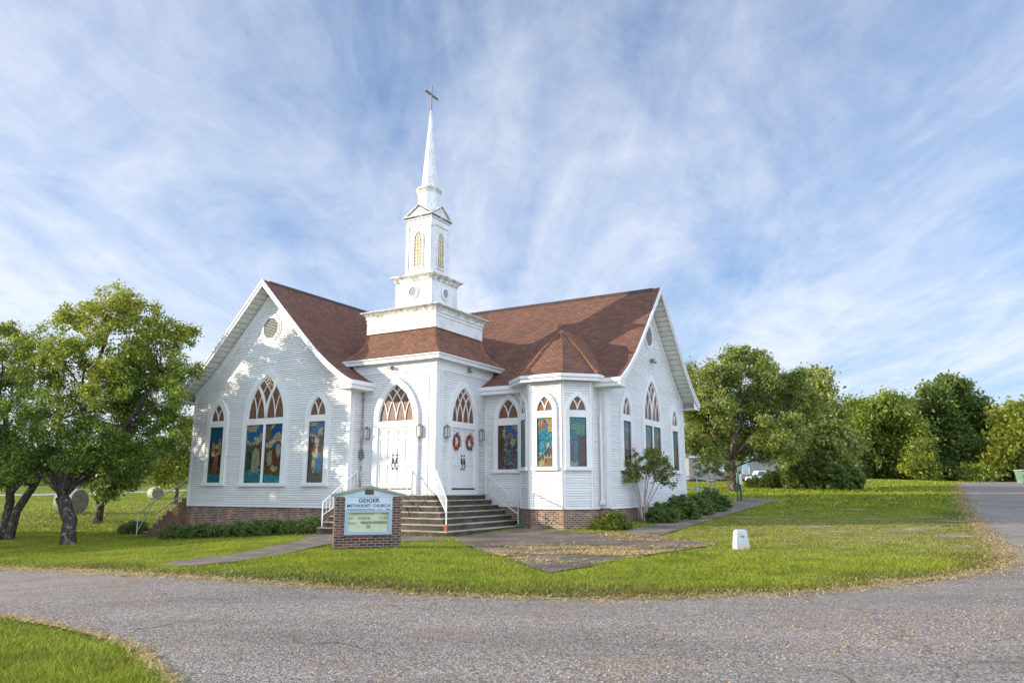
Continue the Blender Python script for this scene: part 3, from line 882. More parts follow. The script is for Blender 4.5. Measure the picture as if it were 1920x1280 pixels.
def door(F, sc, w, lab):
    T = lambda s, t, d: F(s + sc, t, d + .022)
    f = .235; t0, head, spring = 1.54, 3.81, 4.02
    mb = MB(T)
    mb.band(outline(w, 0, t0 - .22, spring), outline(w, f, t0 - .22, spring), .018, .12)
    mb.box(-w / 2 - .01, w / 2 + .01, head, spring, .022, .112)
    mb.box(-w / 2, w / 2, 1.31, t0 - .03, .002, .10)
    fr = mb.obj('door_surround', WHITE, church); fr['label'] = lab
    mb = MB(T); mb.box(-w / 2, w / 2, t0 - .03, t0 + .03, .004, .11); mb.obj('threshold', BLACK, fr)
    mg = MB(T); mg.face([(x, z, .030) for x, z in outline(w, .01, spring - .01, spring)]); mg.obj('arch_pane', AMBER, fr)
    mt_ = MB(T); tracery(mt_, w, spring, 4, .017, .030, .062)
    r = arcpts(w, 0, spring)
    mt_.band([(x * .965, spring + (z - spring) * .97) for x, z in r] + [(-x * .965, spring + (z - spring) * .97) for x, z in r[::-1][1:]],
             [(x * 1.004, z) for x, z in r] + [(-x * 1.004, z) for x, z in r[::-1][1:]], .030, .058)
    mt_.box(-w / 2, w / 2, spring, spring + .035, .030, .06)
    mt_.obj('glazing_bars', WHITE, fr)
    for sg in (-1, 1):
        lw = w / 2 - .012
        x0 = .008 if sg > 0 else -w / 2 + .004
        mb = MB(T)
        base = t0 + .03; H = head - base
        mb.box(x0, x0 + lw, base, head, .004, .028)
        # stiles and rails standing proud, raised field inside each of the six panels
        cols_ = [(.11 * lw, .45 * lw), (.55 * lw, .89 * lw)]
        rows_ = [(.09 * H, .37 * H), (.47 * H, .80 * H), (.86 * H, .95 * H)]
        xs = [0, cols_[0][0], cols_[0][1], cols_[1][0], cols_[1][1], lw]
        mb.box(x0, x0 + xs[1], base, head, .028, .064); mb.box(x0 + xs[2], x0 + xs[3], base, head, .028, .064); mb.box(x0 + xs[4], x0 + lw, base, head, .028, .064)
        zs = [0, rows_[0][0], rows_[0][1], rows_[1][0], rows_[1][1], rows_[2][0], rows_[2][1], H]
        for c_ in cols_:
            for q in (0, 2, 4, 6): mb.box(x0 + c_[0], x0 + c_[1], base + zs[q], base + zs[q + 1], .0281, .0637)
            for r_ in rows_:
                i_ = .03
                mb.band([(x0 + c_[0] + i_ * 1.6, base + r_[0] + i_ * 1.6), (x0 + c_[1] - i_ * 1.6, base + r_[0] + i_ * 1.6), (x0 + c_[1] - i_ * 1.6, base + r_[1] - i_ * 1.6), (x0 + c_[0] + i_ * 1.6, base + r_[1] - i_ * 1.6)],
                        [(x0 + c_[0] + i_, base + r_[0] + i_), (x0 + c_[1] - i_, base + r_[0] + i_), (x0 + c_[1] - i_, base + r_[1] - i_), (x0 + c_[0] + i_, base + r_[1] - i_)], .028, .036, closed=True)
                mb.box(x0 + c_[0] + i_ * 1.6, x0 + c_[1] - i_ * 1.6, base + r_[0] + i_ * 1.6, base + r_[1] - i_ * 1.6, .028, .050)
        d = mb.obj('door', WHITE, church)
        hb = MB(T); hx = sg * .085
        hb.box(hx - .035, hx + .035, 2.74, 2.81, .064, .080); hb.box(hx - .040, hx + .040, 2.46, 2.68, .064, .078); hb.box(hx - .034, hx + .034, 2.23, 2.31, .064, .078)
        hb.tube([(hx, 2.60, .07), (hx, 2.57, .115), (hx, 2.45, .125), (hx, 2.32, .115), (hx, 2.28, .07)], .014, 6)
        hb.obj('handle', BLACK, d)
door(TL, -1.75, 1.66, 'arched surround of the door in the sunlit tower face')
door(TR, 1.72, 1.60, 'arched surround of the door in the shaded tower face')
LGL = mat('lantern_glass', (.50, .52, .50), .2)
def lantern(F, sc):
    T = lambda s, t, d: F(s + sc, t, d)
    mb = MB(T); mb.cur = 0
    z0, z1 = 3.42, 3.80
    mb.box(-.03, .03, z0 + .05, z1, .022, .06)
    for sx in (-.085, .085):
        for dd in (.07, .21): mb.tube([(sx, z0, dd), (sx, z1, dd)], .012, 4)
    for t in (z0, z1 - .015): mb.box(-.095, .095, t, t + .02, .06, .22)
    mb.T = lambda a, b, c: T(a, c, b)
    for sx in (-.085, .085, 0): mb.lathe((sx, .14), [(.022, z1), (.02, z1 + .03), (.001, z1 + (.10 if sx == 0 else .06))], 4)
    mb.lathe((0, .14), [(.10, z1 + .005), (.03, z1 + .08), (.001, z1 + .10)], 4, math.pi / 4)
    mb.T = T; mb.cur = 1
    mb.box(-.078, .078, z0 + .02, z1 - .015, .078, .202)
    mb.obj('wall_lantern', [BRONZE, LGL], church)
for F, s in ((TL, -3.12), (TL, -.62), (TR, .58), (TR, 3.0)): lantern(F, s)
def flood(F, s, t, two=False):
    T = lambda a, b, c: F(a + s, b + t, c)
    mb = MB(T); mb.cur = 0
    mb.tube([(0, 0, .03), (0, 0, .12), (.02, -.04, .17)], .022, 6); mb.box(-.06, .06, -.06, .06, .02, .05)
    for q in ((-.06,) if not two else (-.1, .1)):
        mb.extr([(q - .11, -.10), (q + .09, -.13), (q + .12, .0), (q - .08, .03)], .14, .24)
        mb.cur = 1; mb.extr([(q - .085, -.085), (q + .075, -.11), (q + .10, -.015), (q - .065, .01)], .241, .25); mb.cur = 0
    mb.obj('floodlight', [BRONZE, GLASSP], church)
flood(TL, -2.0, 6.14); flood(TR, 2.13, 6.17); flood(RW, 8.45, 7.05, True)
mb = MB(BWr); mb.tube([(1.05, 5.36, .1), (1.22, 5.36, .1)], .05, 6); mb.box(1.1, 1.16, 5.36, 5.5, .06, .12); mb.obj('floodlight', BLACK, church)

# skirt roof
mb = MB()
SK = [(2.35, 6.47), (2.19, 6.57), (2.05, 6.70), (1.89, 6.88), (1.76, 7.11), (1.68, 7.35), (1.63, 7.58), (1.62, 7.70)]
mb.sqring(TC, SK)
sk = mb.obj('skirt_roof', SHING2, church, roofuv=True)
mb = MB()
for sx, sy in ((-1, -1), (1, -1), (-1, 1), (1, 1)):
    mb = MB(); mb.tube([(2 + sx * h, 2 + sy * h, z + .01) for h, z in SK], .06, 4); mb.obj('hip_cap', CAPS, sk, roofuv=True)
mb = MB()
mb.sqring(TC, [(2.0, 6.27), (2.33, 6.27), (2.33, 6.34), (2.345, 6.34), (2.345, 6.38), (2.40, 6.42), (2.40, 6.465), (2.3, 6.468)])
mb.obj('eave_gutter', WHITE, sk)
mb = MB()
mb.extr([(-.38, 4.08), (-.02, 4.08), (-.02, 4.62), (-.20, 4.62), (-.38, 4.40)], 6.26, 6.46)
mb.obj('gutter_box', WHITE, sk); mb = MB()
mb.extr([(4.42, -.38), (4.94, -.20), (4.94, -.02), (4.42, -.02)], 6.26, 6.46)
mb.obj('gutter_box', WHITE, sk)
COVE = mat('stained_cove', (.6, .6, .55), .8, lambda k, b: setc(k, b, k.ramp(k.noise(OBJ(k), 5, 8, .7), [(.36, (.20, .19, .15)), (.44, (.46, .45, .38)), (.54, (.68, .67, .61)), (.7, (.78, .77, .73))])))
# parapet, its cove cornice, box, belfry, spire
st = MB()
st.sqring(TC, [(1.55, 7.62), (1.69, 7.62), (1.69, 8.09), (1.715, 8.09), (1.715, 8.13), (1.695, 8.14), (1.695, 8.21), (1.73, 8.22), (1.73, 8.26)])
steeple = st.obj('steeple', STEEP, church)
mb = MB(); mb.sqring(TC, [(1.73, 8.26), (1.74, 8.33), (1.79, 8.40), (1.87, 8.455)])
mb.obj('cove', COVE, steeple)
mb = MB(); mb.sqring(TC, [(1.87, 8.455), (1.91, 8.47), (1.91, 8.51), (1.5, 8.58), (.9, 8.62)])
mb.obj('cornice', WEATH, steeple)
mb = MB(); mb.sqring(TC, [(.91, 9.80), (.95, 9.86), (.97, 9.94), (1.04, 10.0), (1.10, 10.03), (1.10, 10.09), (.9, 10.16), (.6, 10.20)])
mb.obj('cornice', COVE, steeple)
mb = MB(); mb.sqring(TC, [(.91, 8.55), (.91, 9.85)]); mb.sqring(TC, [(.64, 10.10), (.64, 12.80)]); mb.obj('steeple_box', STEEP, steeple)
LIT = [frame((2 - .91, 2, 0), (0, -1, 0), (-1, 0, 0)), frame((2, 2 - .91, 0), (1, 0, 0), (0, -1, 0))]
BEL = [frame((2 - .64, 2, 0), (0, -1, 0), (-1, 0, 0)), frame((2, 2 - .64, 0), (1, 0, 0), (0, -1, 0)), frame((2 + .64, 2, 0), (0, 1, 0), (1, 0, 0)), frame((2, 2 + .64, 0), (1, 0, 0), (0, 1, 0))]
def louver(F, cs, ct, r, seg, parent, name, frw=.05, rot=0.0, nsl=9):
    T = lambda s, t, d: F(s + cs, t + ct, d + (.022 if nsl > 9 else 0))
    mb = MB(T); mb.cur = 0
    ring = lambda q: [(q * math.cos(2 * math.pi * k / seg + rot), q * math.sin(2 * math.pi * k / seg + rot)) for k in range(seg)]
    mb.band(ring(r), ring(r + frw), .02, .07, closed=True)
    mb.band(ring(r + frw), ring(r + frw * 1.9), .02, .045, closed=True)
    mb.cur = 1; mb.face([(a, b, .022) for a, b in ring(r)])
    mb.cur = 2 if nsl > 9 else 0
    for k in range(nsl):
        t = -r + 2 * r * (k + .5) / nsl
        # chord of the polygon at this height
        h = min(r * math.cos(math.pi / seg) / max(1e-6, 1), r)
        hw = math.sqrt(max(0, (h * .99) ** 2 - t * t)) if seg > 10 else min(h * .98, (h * 1.414 - abs(t)) * .98)
        if hw > .02: mb.extr([(-hw, t - r / nsl * .15), (hw, t - r / nsl * .15), (hw, t + r / nsl * .55), (-hw, t + r / nsl * .55)], .026, .045)
    return mb.obj(name, [WHITE, DARKV, LOUV], parent)
for F in LIT: louver(F, 0, 9.38, .19, 20, steeple, 'round_vent')
louver(LW, 8.12, 8.20, .46, 8, church, 'octagonal_vent', .08, math.pi / 8, 14)
louver(RW, 8.20, 8.05, .46, 8, church, 'octagonal_vent', .08, math.pi / 8, 14)
mb = MB()
for F in BEL:
    mb.T = F
    for sg in (-1, 1):
        mb.box(min(sg * .51, sg * .63), max(sg * .51, sg * .63), 10.2, 12.20, .001, .03)
        mb.box(min(sg * .49, sg * .655), max(sg * .49, sg * .655), 12.20, 12.30, .001, .05)
    mb.box(-.65, .65, 12.32, 12.38, .001, .035); mb.box(-.68, .68, 12.60, 12.64, .001, .05)
    # pediment
    mb.extr([(-.66, 12.70), (.66, 12.70), (0, 13.16)], -.45, .03)
    mb.band([(-.36, 12.80), (0, 13.03), (.36, 12.80)], [(-.45, 12.78), (0, 13.08), (.45, 12.78)], .03, .05)
mb.T = IDF
mb.obj('belfry_trim', STEEP, steeple)
mb = MB()
for F in BEL:
    mb.T = F
    mb.band([(-.76, 12.70), (0, 13.20), (.76, 12.70)], [(-.76, 12.745), (0, 13.26), (.76, 12.745)], -.6, .10)
mb.T = IDF
mb.obj('belfry_roof', WEATH, steeple)
for F in BEL:
    w = .40; sp_ = 11.70; t0 = 10.55
    mb = MB(F)
    mb.band(outline(w, 0, t0, sp_), outline(w, .06, t0 - .03, sp_), .003, .045)
    mb.box(-.28, .28, t0 - .09, t0 - .03, .003, .06)
    wn_ = mb.obj('belfry_window', STEEP, steeple)
    mb = MB(F); mb.face([(x, z, .010) for x, z in outline(w, .01, t0, sp_)])
    for sx in (-.067, .067): mb.cur = 1; mb.box(sx - .009, sx + .009, t0, sp_ + .12, .011, .028)
    for q in range(1, 9):
        z = t0 + q * .145
        hw = w / 2 if z < sp_ else max(0, -w / 2 + math.sqrt(max(0, w * w - (z - sp_) ** 2)))
        mb.box(-hw, hw, z - .009, z + .009, .0112, .026)
    tracery(mb, w, sp_, 3, .009, .0113, .027)
    o = mb.obj('belfry_pane', [YGLASS, STEEP], church); o.parent = steeple
a8 = math.pi / 8
mb = MB(); mb.lathe(TC, [(.50, 12.75), (.48, 14.0)], 8, a8)
mb.lathe(TC, [(.42, 14.12), (.37, 14.22), (.335, 14.40), (.035, 17.84)], 8, a8)
mb.obj('spire', SPIRE, steeple)
mb = MB(); mb.lathe(TC, [(.50, 13.90), (.53, 13.98), (.58, 14.03), (.58, 14.08), (.46, 14.16), (.3, 14.2)], 8, a8); mb.obj('spire_collar', WEATH, steeple)
mb = MB(); mb.box(2 - .033, 2 + .033, 2 - .033, 2 + .033, 17.8, 19.03); mb.box(2 - .47, 2 + .47, 2 - .036, 2 + .036, 18.55, 18.63)
mb.obj('cross', mat('cross_metal', (.20, .19, .17), .6, metal=.2), steeple)
mb = MB(); mb.tube([(2, 2, 19.03), (2, 2, 19.42)], [.012, .004], 5); mb.obj('lightning_rod', BRONZE, steeple)
# ------------------------------------------------------------------ steps and railings
stp = empty('front_steps', C0, YA, label='concrete steps with white railings wrapping the church tower corner', cat='steps')
mr, mt = MB(), MB()
NX, RZs = 7, .19
def ringbox(m, lo, hi, z0, z1, yl, xr):
    """L shaped block: from -hi to -lo along both faces; yl/xr = far ends"""
    m.box(-hi, -lo if lo > 0 else 0, -hi, yl, z0, z1)
    m.box(-lo if lo > 0 else 0, xr, -hi, -lo if lo > 0 else 0, z0, z1)
for k in range(NX):
    hi = 1.95 - .30 * k
    z0, z1 = RZs * k - (.25 if k == 0 else 0), RZs * (k + 1)
    xr = 2.80 if k == 0 else 3.30
    # risers
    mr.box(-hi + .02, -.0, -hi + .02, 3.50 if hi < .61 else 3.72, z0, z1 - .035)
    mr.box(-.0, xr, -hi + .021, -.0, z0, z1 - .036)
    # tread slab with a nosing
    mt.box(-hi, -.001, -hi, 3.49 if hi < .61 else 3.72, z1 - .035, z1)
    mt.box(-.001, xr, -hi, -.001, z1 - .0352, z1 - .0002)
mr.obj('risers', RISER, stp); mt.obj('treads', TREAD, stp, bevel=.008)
def railing(p0, p1, z0, z1, hgt, name, parent, gap=.42, n=10, low=0.0):
    """p0 lower post, p1 upper post (xy), z of the treads they stand on"""
    P0, P1 = Vector((*p0, z0)), Vector((*p1, z1))
    up = Vector((0, 0, 1))
    mb = MB()
    mb.tube([P0, P0 + up * (hgt + .02)], .022, 4); mb.tube([P1, P1 + up * (hgt + .02)], .022, 4)
    mb.tube([P0 + up * hgt, P1 + up * hgt], .026, 4)
    mb.tube([P0 + up * gap, P1 + up * .12], .020, 4)
    for k in range(1, n):
        t = k / n; b0 = (P0 + up * gap).lerp(P1 + up * .12, t); b1 = (P0 + up * hgt).lerp(P1 + up * hgt, t)
        mb.tube([b0, b1], .009, 4)
    # a scroll of wrought curls in the middle bay
    c = (P0 + P1) / 2 + up * (hgt / 2 + .13); d = (P1 - P0); d.z = 0; d.normalize()
    for s1 in (-1, 1):
        mb.tube([c + d * (s1 * .05 + .045 * math.cos(a)) + up * (.09 * s1 + .06 * math.sin(a)) for a in np.linspace(0, 5.0, 9)], .006, 4)
    return mb.obj(name, RAIL, parent)
railing((-1.78, 3.62), (-.25, 3.40), .19, 1.33, .88, 'railing', stp)
railing((-1.72, 1.20), (-.25, 1.02), .19, 1.33, .88, 'railing', stp)
railing((-1.82, -1.82), (-.07, -.14), .36, 1.35, .84, 'railing', stp, n=12)
railing((3.06, -1.76), (3.22, -.22), .19, 1.33, .84, 'railing', stp, n=11)
mb = MB(); mb.box(-1.86, -1.78, -1.86, -1.78, .19, .40); mb.obj('rusty_post_foot', mat('rust', (.35, .10, .03), .8), stp)

# side steps of brick with pipe rails
sst = empty('side_steps', loc2w(0, 0, 0), YA, label='brown brick steps with bent pipe rails at the far left side of the church', cat='steps')
mb = MB()
for k in range(9):
    y1 = 15.75 - .31 * k
    mb.box(-.45, .75, 12.67, y1, -.9 if k == 0 else -.55 + .19 * k, -.36 + .19 * k)
mb.obj('brick_flight', BRICKT, sst)
mb = MB()
for k in range(9):
    y1 = 15.75 - .31 * k; mb.box(-.47, .77, y1 - .33, y1 + .02, -.36 + .19 * k - .04, -.358 + .19 * k)
mb.obj('tread', mat('brown_tread', (.26, .18, .11), .9, f_conc((.16, .11, .07), (.26, .18, .11), (.36, .27, .18))), sst)
for x in (-.38, .62):
    mb = MB()
    mb.tube([(x, 16.35, -.7), (x, 16.35, .46), (x, 15.4, .93), (x, 12.72, 2.12)], .026, 6)
    mb.tube([(x, 16.33, -.38), (x, 15.35, .95)], .022, 6)
    mb.obj('pipe_rail', PIPE, sst)

# wreaths on the shaded doors
WL = [mat('wreath_orange', (.55, .13, .03), .6), mat('wreath_rust', (.28, .06, .02), .6), mat('wreath_dark', (.06, .035, .03), .7), mat('wreath_blue', (.25, .28, .34), .6)]
def wreath(x, lab):
    rnd = random.Random(int(x * 100))
    r = empty('wreath', loc2w(x, -.075, 3.30), YA, label=lab, cat='wreath', group='autumn wreaths on the double doors')
    mb = MB()
    mb.tube([(.19 * math.cos(a), -.01, .24 * math.sin(a)) for a in np.linspace(0, 2 * math.pi, 19)], .035, 6); mb.obj('twig_ring', WL[2], r)
    mb = MB()
    for k in range(330):
        a = rnd.uniform(0, 6.283); q = rnd.gauss(1, .2)
        c = Vector((.19 * q * math.cos(a), rnd.uniform(-.07, .0), .24 * q * math.sin(a)))
        mb.cur = rnd.choice([0, 0, 0, 1, 1, 2, 3])
        u = Vector((rnd.gauss(0, 1), rnd.gauss(0, .5), rnd.gauss(0, 1))).normalized() * rnd.uniform(.03, .055)
        v = u.cross(Vector((rnd.gauss(0, .4), 1, rnd.gauss(0, .4)))).normalized() * u.length * .6
        mb.face([c - u, c - v * .8, c + u, c + v])
    mb.obj('wreath_leaves', WL, r)
wreath(1.27, 'orange and brown leaf wreath on the left leaf of the shaded doors')
wreath(2.17, 'orange and brown leaf wreath on the right leaf of the shaded doors')

# splash block by the bottom of the steps
sb = loc2w(3.0, -2.15, 0)
mb = MB()
for k, (cx, w) in enumerate(((-.25, .26), (.08, .30), (.42, .2))):
    mb.extr([(cx - w, .0), (cx - w * .6, .10), (cx, .13), (cx + w * .6, .10), (cx + w, .0)], -.12, .12)
mb.T = IDF
o = mb.obj('drain_hose', mat('green_plastic', (.015, .12, .10), .4), None, bevel=.02)
for v in o.data.vertices: v.co = Vector((v.co.x, v.co.z, v.co.y))
o.data.flip_normals()
o.location = (sb.x, sb.y, float(g(sb.x, sb.y)) - .0); o.rotation_euler = (0, 0, YA - 1.1)
tag(o, 'dark green drain sleeve lying on the paving by the right end of the steps', 'drain sleeve')

# ------------------------------------------------------------------ sign
SG = gp(612.6, 1030); SG2 = gp(736.7, 1027.5)
sa = math.radians(17)
mid = (SG + SG2) / 2
sg_ = empty('church_sign', (mid.x + .12, mid.y + .22, 0), sa, label='brick church sign with pale blue gabled top and yellowed letter board on the lawn', cat='sign')
BLUEP = mat('pale_blue_paint', (.44, .55, .62), .6, lambda k, b: setc(k, b, k.ramp(k.noise(OBJ(k), 5, 5), [(.35, (.40, .49, .55)), (.6, (.50, .60, .66))])))
CAPM = mat('khaki_cap', (.28, .29, .20), .7, f_conc((.18, .19, .13), (.28, .29, .20), (.36, .36, .27)))
mb = MB()
hw = .87
mb.box(-hw, -hw + .25, -.22, .22, -.15, 1.33); mb.box(hw - .25, hw, -.22, .22, -.15, 1.33); mb.box(-hw + .25, hw - .25, -.19, .19, -.15, .36)
mb.obj('brick_base', BRICKS, sg_)
FS = frame((0, -.22, 0), (1, 0, 0), (0, -1, 0))
mb = MB(FS)
mb.extr([(-hw - .02, 1.335), (hw + .02, 1.335), (hw + .02, 1.37), (0, 1.585), (-hw - .02, 1.37)], -.44, .015)
mb.obj('gable_panel', BLUEP, sg_)
mb = MB(FS)
mb.band([(-hw - .12, 1.335), (0, 1.57), (hw + .12, 1.335)], [(-hw - .12, 1.395), (0, 1.635), (hw + .12, 1.395)], -.50, .07)
mb.obj('roof_cap', CAPM, sg_)
mb = MB(FS); mb.box(-.115, .115, 1.395, 1.525, .016, .028); mb.obj('plaque', mat('plaque_bronze', (.09, .06, .035), .5, metal=.4), sg_)
mb = MB(FS)
pw = hw - .25
mb.box(-pw + .004, pw - .004, 1.02, 1.33, -.1, .0); mb.box(-pw + .004, -pw + .05, 1.0, 1.33, .0, .02); mb.box(pw - .05, pw - .004, 1.0, 1.33, .0, .02)
mb.obj('name_panel', mat('name_panel_blue', (.50, .61, .69), .5), sg_)
def text(s, h, x, z, d, parent, m, align='CENTER', name='lettering', bold=.0, F=FS, sx=1.0):
    cu = bpy.data.curves.new(name, 'FONT'); cu.body = s; cu.size = h; cu.align_x = align; cu.offset = bold; cu.extrude = .002
    t = bpy.data.objects.new('tmp', cu)
    COL.objects.link(t); bpy.context.view_layer.update()
    me = bpy.data.meshes.new_from_object(t.evaluated_get(bpy.context.evaluated_depsgraph_get()))
    bpy.data.objects.remove(t)
    for v in me.vertices: v.co = F(x + v.co.x * sx, z + v.co.y, d + v.co.z)
    me.name = name; me.materials.clear(); me.materials.append(m)
    o = bpy.data.objects.new(name, me); COL.objects.link(o); o.parent = parent
    return o
INK = mat('letter_black', (.02, .02, .022), .5); FADE = mat('letter_faded', (.10, .11, .06), .5)
def serif(o): return o
text('GEIGER', .145, 0, 1.195, .003, sg_, INK, sx=1.15, bold=.002)
text('METHODIST CHURCH', .110, 0, 1.07, .003, sg_, INK, sx=1.04, bold=.0015)
mb = MB(FS)
mb.band([(-pw + .09, .44), (pw - .09, .44), (pw - .09, .93), (-pw + .09, .93)], [(-pw + .004, .365), (pw - .004, .365), (pw - .004, 1.0), (-pw + .004, 1.0)], -.05, .045, closed=True)
bf = mb.obj('board_frame', mat('frame_blue', (.33, .43, .52), .5), sg_)
mb = MB(FS); mb.box(-pw + .08, pw - .08, .43, .94, -.06, .0); lb = mb.obj('letter_board', mat('letter_board', (.50, .55, .36), .35, lambda k, b: setc(k, b, k.ramp(k.noise(OBJ(k), 4, 3), [(.3, (.45, .50, .32)), (.7, (.56, .60, .40))]))), sg_)
text('SUNDAY SCHOOL', .085, -.45, .865, .002, sg_, FADE, 'LEFT', sx=.85); text('10:00', .085, .50, .865, .002, sg_, FADE, 'RIGHT', sx=.85)
text('AM', .095, -.52, .755, .002, sg_, FADE, 'LEFT'); text('WORSHIP', .095, -.28, .755, .002, sg_, INK, 'LEFT', sx=.8); text('11:00', .095, .50, .760, .002, sg_, INK, 'RIGHT')
text('Pastor', .095, -.52, .635, .002, sg_, FADE, 'LEFT', sx=.85); text('WILSON KENDRICK', .097, -.20, .64, .002, sg_, INK, 'LEFT', sx=.80, bold=.002)
mb = MB(FS); mb.box(-.05, .055, .53, .61, .002, .006); mb.obj('notice_tag', mat('tag_orange', (.45, .24, .08), .6), sg_)

# ------------------------------------------------------------------ white marker stone
mk = gp(1392, 1030)
mb = MB()
T = [(.245, .14, -.1), (.235, .135, .03), (.19, .10, .50), (.165, .085, .555), (.12, .06, .58)]
ms = empty('marker_stone', (mk.x, mk.y + .1, float(g(mk.x, mk.y))), math.radians(14), label='small white painted marker stone standing on the lawn', cat='marker stone'); ms.scale = (.80, .85, .87)
for k in range(len(T) - 1):
    (a, b, z), (c, d, z2) = T[k], T[k + 1]
    for q in (((-a, -b), (a, -b), (c, -d), (-c, -d)), ((a, -b), (a, b), (c, d), (c, -d)), ((a, b), (-a, b), (-c, d), (c, d)), ((-a, b), (-a, -b), (-c, -d), (-c, d))):
        mb.face([(*q[0], z), (*q[1], z), (*q[2], z2), (*q[3], z2)])
mb.face([(-.12, -.06, .58), (.12, -.06, .58), (.12, .06, .58), (-.12, .06, .58)])
def f_mark(k, b):
    co = OBJ(k); n = k.noise(co, 7, 5, .6); sp = k.n('ShaderNodeSeparateXYZ', i_0=co)
    low = k.math('MULTIPLY', k.ramp(sp.outputs[2], [(.02, 1.), (.16, 0.)]), k.ramp(n, [(.42, 0.), (.6, 1.)]))
    setc(k, b, k.mix(low, k.ramp(n, [(.3, (.50, .52, .54)), (.7, (.66, .66, .65))]), (.50, .30, .10)))
    k.put(b.inputs['Normal'], k.bump(n, .4, .01))
st_ = mb.obj('stone', mat('marker_paint', (.8, .8, .8), .7, f_mark), ms)
bpy.context.view_layer.update()
fm = lambda s, t, d: Vector((s, -.135 + (t - .03) * .0745 - d, t))
text("1", .10, -.05, .37, .004, ms, WL[1], F=fm, name='worn_number'); text("945", .085, .03, .345, .004, ms, WL[2], F=fm, name='worn_number', sx=.8)

# ------------------------------------------------------------------ green post with a notice by the path, pipe railing, dumpster
ps = gp(1388, 938)
r = empty('information_post', (ps.x, ps.y, ps.z), 0, label='dark green metal post holding a white notice beside the path', cat='sign post')
GRN = mat('dark_green_paint', (.012, .035, .03), .4)
mb = MB()
mb.box(-.16, -.10, -.03, .03, -.1, 1.55); mb.box(.0, .10, -.04, .04, -.1, 1.62); mb.obj('post', GRN, r)
mb = MB(); mb.box(-.155, -.105, -.045, -.031, .95, 1.50); mb.obj('green_strip', mat('strip_green', (.35, .55, .25), .5), r)
mb = MB(); mb.box(.0, .13, -.06, -.041, .88, 1.44); mb.obj('notice', WHITE, r)

p0 = loc2w(13.4, -5.9); 
p1 = gp(1328, 932)
r = empty('ramp_railing', (p1.x, p1.y, p1.z), 0, label='blue-grey pipe railing leading off behind the far right church corner', cat='railing')
q = loc2w(14.2, -4.9); dx, dy = q.x - p1.x, q.y - p1.y
mb = MB(); mb.tube([(0, 0, -.2), (0, 0, 1.0)], .035, 6); mb.obj('post', PIPE, r)
mb = MB(); mb.tube([(dx * .5, dy * .5, -.2), (dx * .5, dy * .5, 1.06)], .035, 6); mb.obj('post', PIPE, r)
mb = MB(); mb.tube([(0, 0, 1.0), (dx, dy, 1.12)], .04, 6); mb.tube([(0, 0, 1.0), (.55, .1, .99)], .03, 6); mb.obj('top_rail', PIPE, r)
mb = MB(); mb.tube([(0, 0, .42), (dx, dy, .56)], .035, 6); mb.obj('mid_rail', PIPE, r)
# ------------------------------------------------------------------ ground sheets
def inpoly(X, Y, poly):
    r = np.zeros(X.shape, bool); n = len(poly)
    for i in range(n):
        x1, y1 = poly[i]; x2, y2 = poly[(i + 1) % n]
        c = ((y1 > Y) != (y2 > Y)) & (X < (x2 - x1) * (Y - y1) / (y2 - y1 + 1e-12) + x1)
        r ^= c
    return r
def px2w(L): return [tuple(gp(*q)[:2]) for q in L]
def dense(P, step):
    out = []
    for i in range(len(P)):
        a, b = Vector(P[i]), Vector(P[(i + 1) % len(P)])
        n = max(1, int((b - a).length / step))
        out += [tuple(a.lerp(b, k / n)) for k in range(n)]
    return out
def rough_edge(P, amp, step, seed=0, sc=1.6):
    Q = dense(P, step); out = []
    for x, y in Q:
        d = min(1.0, math.hypot(x, y) / 14)
        out.append((x + amp * d * noise.noise(Vector((x * sc, y * sc, seed))), y + amp * d * noise.noise(Vector((x * sc, y * sc, seed + 9)))))
    return out
def sheet(name, poly, dz, m, cell=1.0, kind='structure', **kw):
    X = [p[0] for p in poly]; Y = [p[1] for p in poly]
    pts = [Vector(p) for p in poly]; n = len(pts)
    y = min(Y)
    while y < max(Y):
        c = cell * max(1, (y - 12) / 14); x = min(X)
        row = np.arange(min(X), max(X), c) + (0.37 * c)
        ok = inpoly(row, np.full(row.shape, y), poly)
        pts += [Vector((a, y)) for a in row[ok]]
        y += c * .9
    v, e, f, *_ = geometry.delaunay_2d_cdt(pts, [(i, (i + 1) % n) for i in range(n)], [], 1, 1e-4)
    zs = g(np.array([p.x for p in v]), np.array([p.y for p in v])) + dz
    me = bpy.data.meshes.new(name)
    F = []
    for t in f:
        cx = sum(v[i].x for i in t) / len(t); cy = sum(v[i].y for i in t) / len(t)
        a = (v[t[1]] - v[t[0]]).cross(v[t[2]] - v[t[0]])
        F.append(tuple(t) if a > 0 else tuple(t)[::-1])
    me.from_pydata([(p.x, p.y, float(z)) for p, z in zip(v, zs)], [], F)
    me.materials.append(m)
    o = bpy.data.objects.new(name, me); COL.objects.link(o)
    return tag(o, kind=kind, **kw)
LAWN_EDGE = px2w([(0, 1065), (120, 1070), (250, 1078), (380, 1086), (500, 1094), (620, 1103), (760, 1114), (900, 1122), (1100, 1125), (1300, 1122), (1500, 1113), (1650, 1100), (1780, 1084), (1870, 1066), (1897, 1053), (1886, 1035), (1850, 1003), (1822, 970), (1806, 945), (1797, 922), (1793, 906)])
PATCH = px2w([(345, 1300), (318, 1278), (300, 1262), (276, 1236), (262, 1222), (232, 1209), (180, 1192), (130, 1181), (60, 1167), (0, 1156)])
l0, l1 = Vector(LAWN_EDGE[0]), Vector(LAWN_EDGE[1]); ext = l0 + (l0 - l1).normalized() * 60
p0_, p1_ = Vector(PATCH[-1]), Vector(PATCH[-2]); ext2 = p0_ + (p0_ - p1_).normalized() * 60
UPR = px2w([(1793, 904.5), (1850, 903), (1960, 901), (2200, 900)])
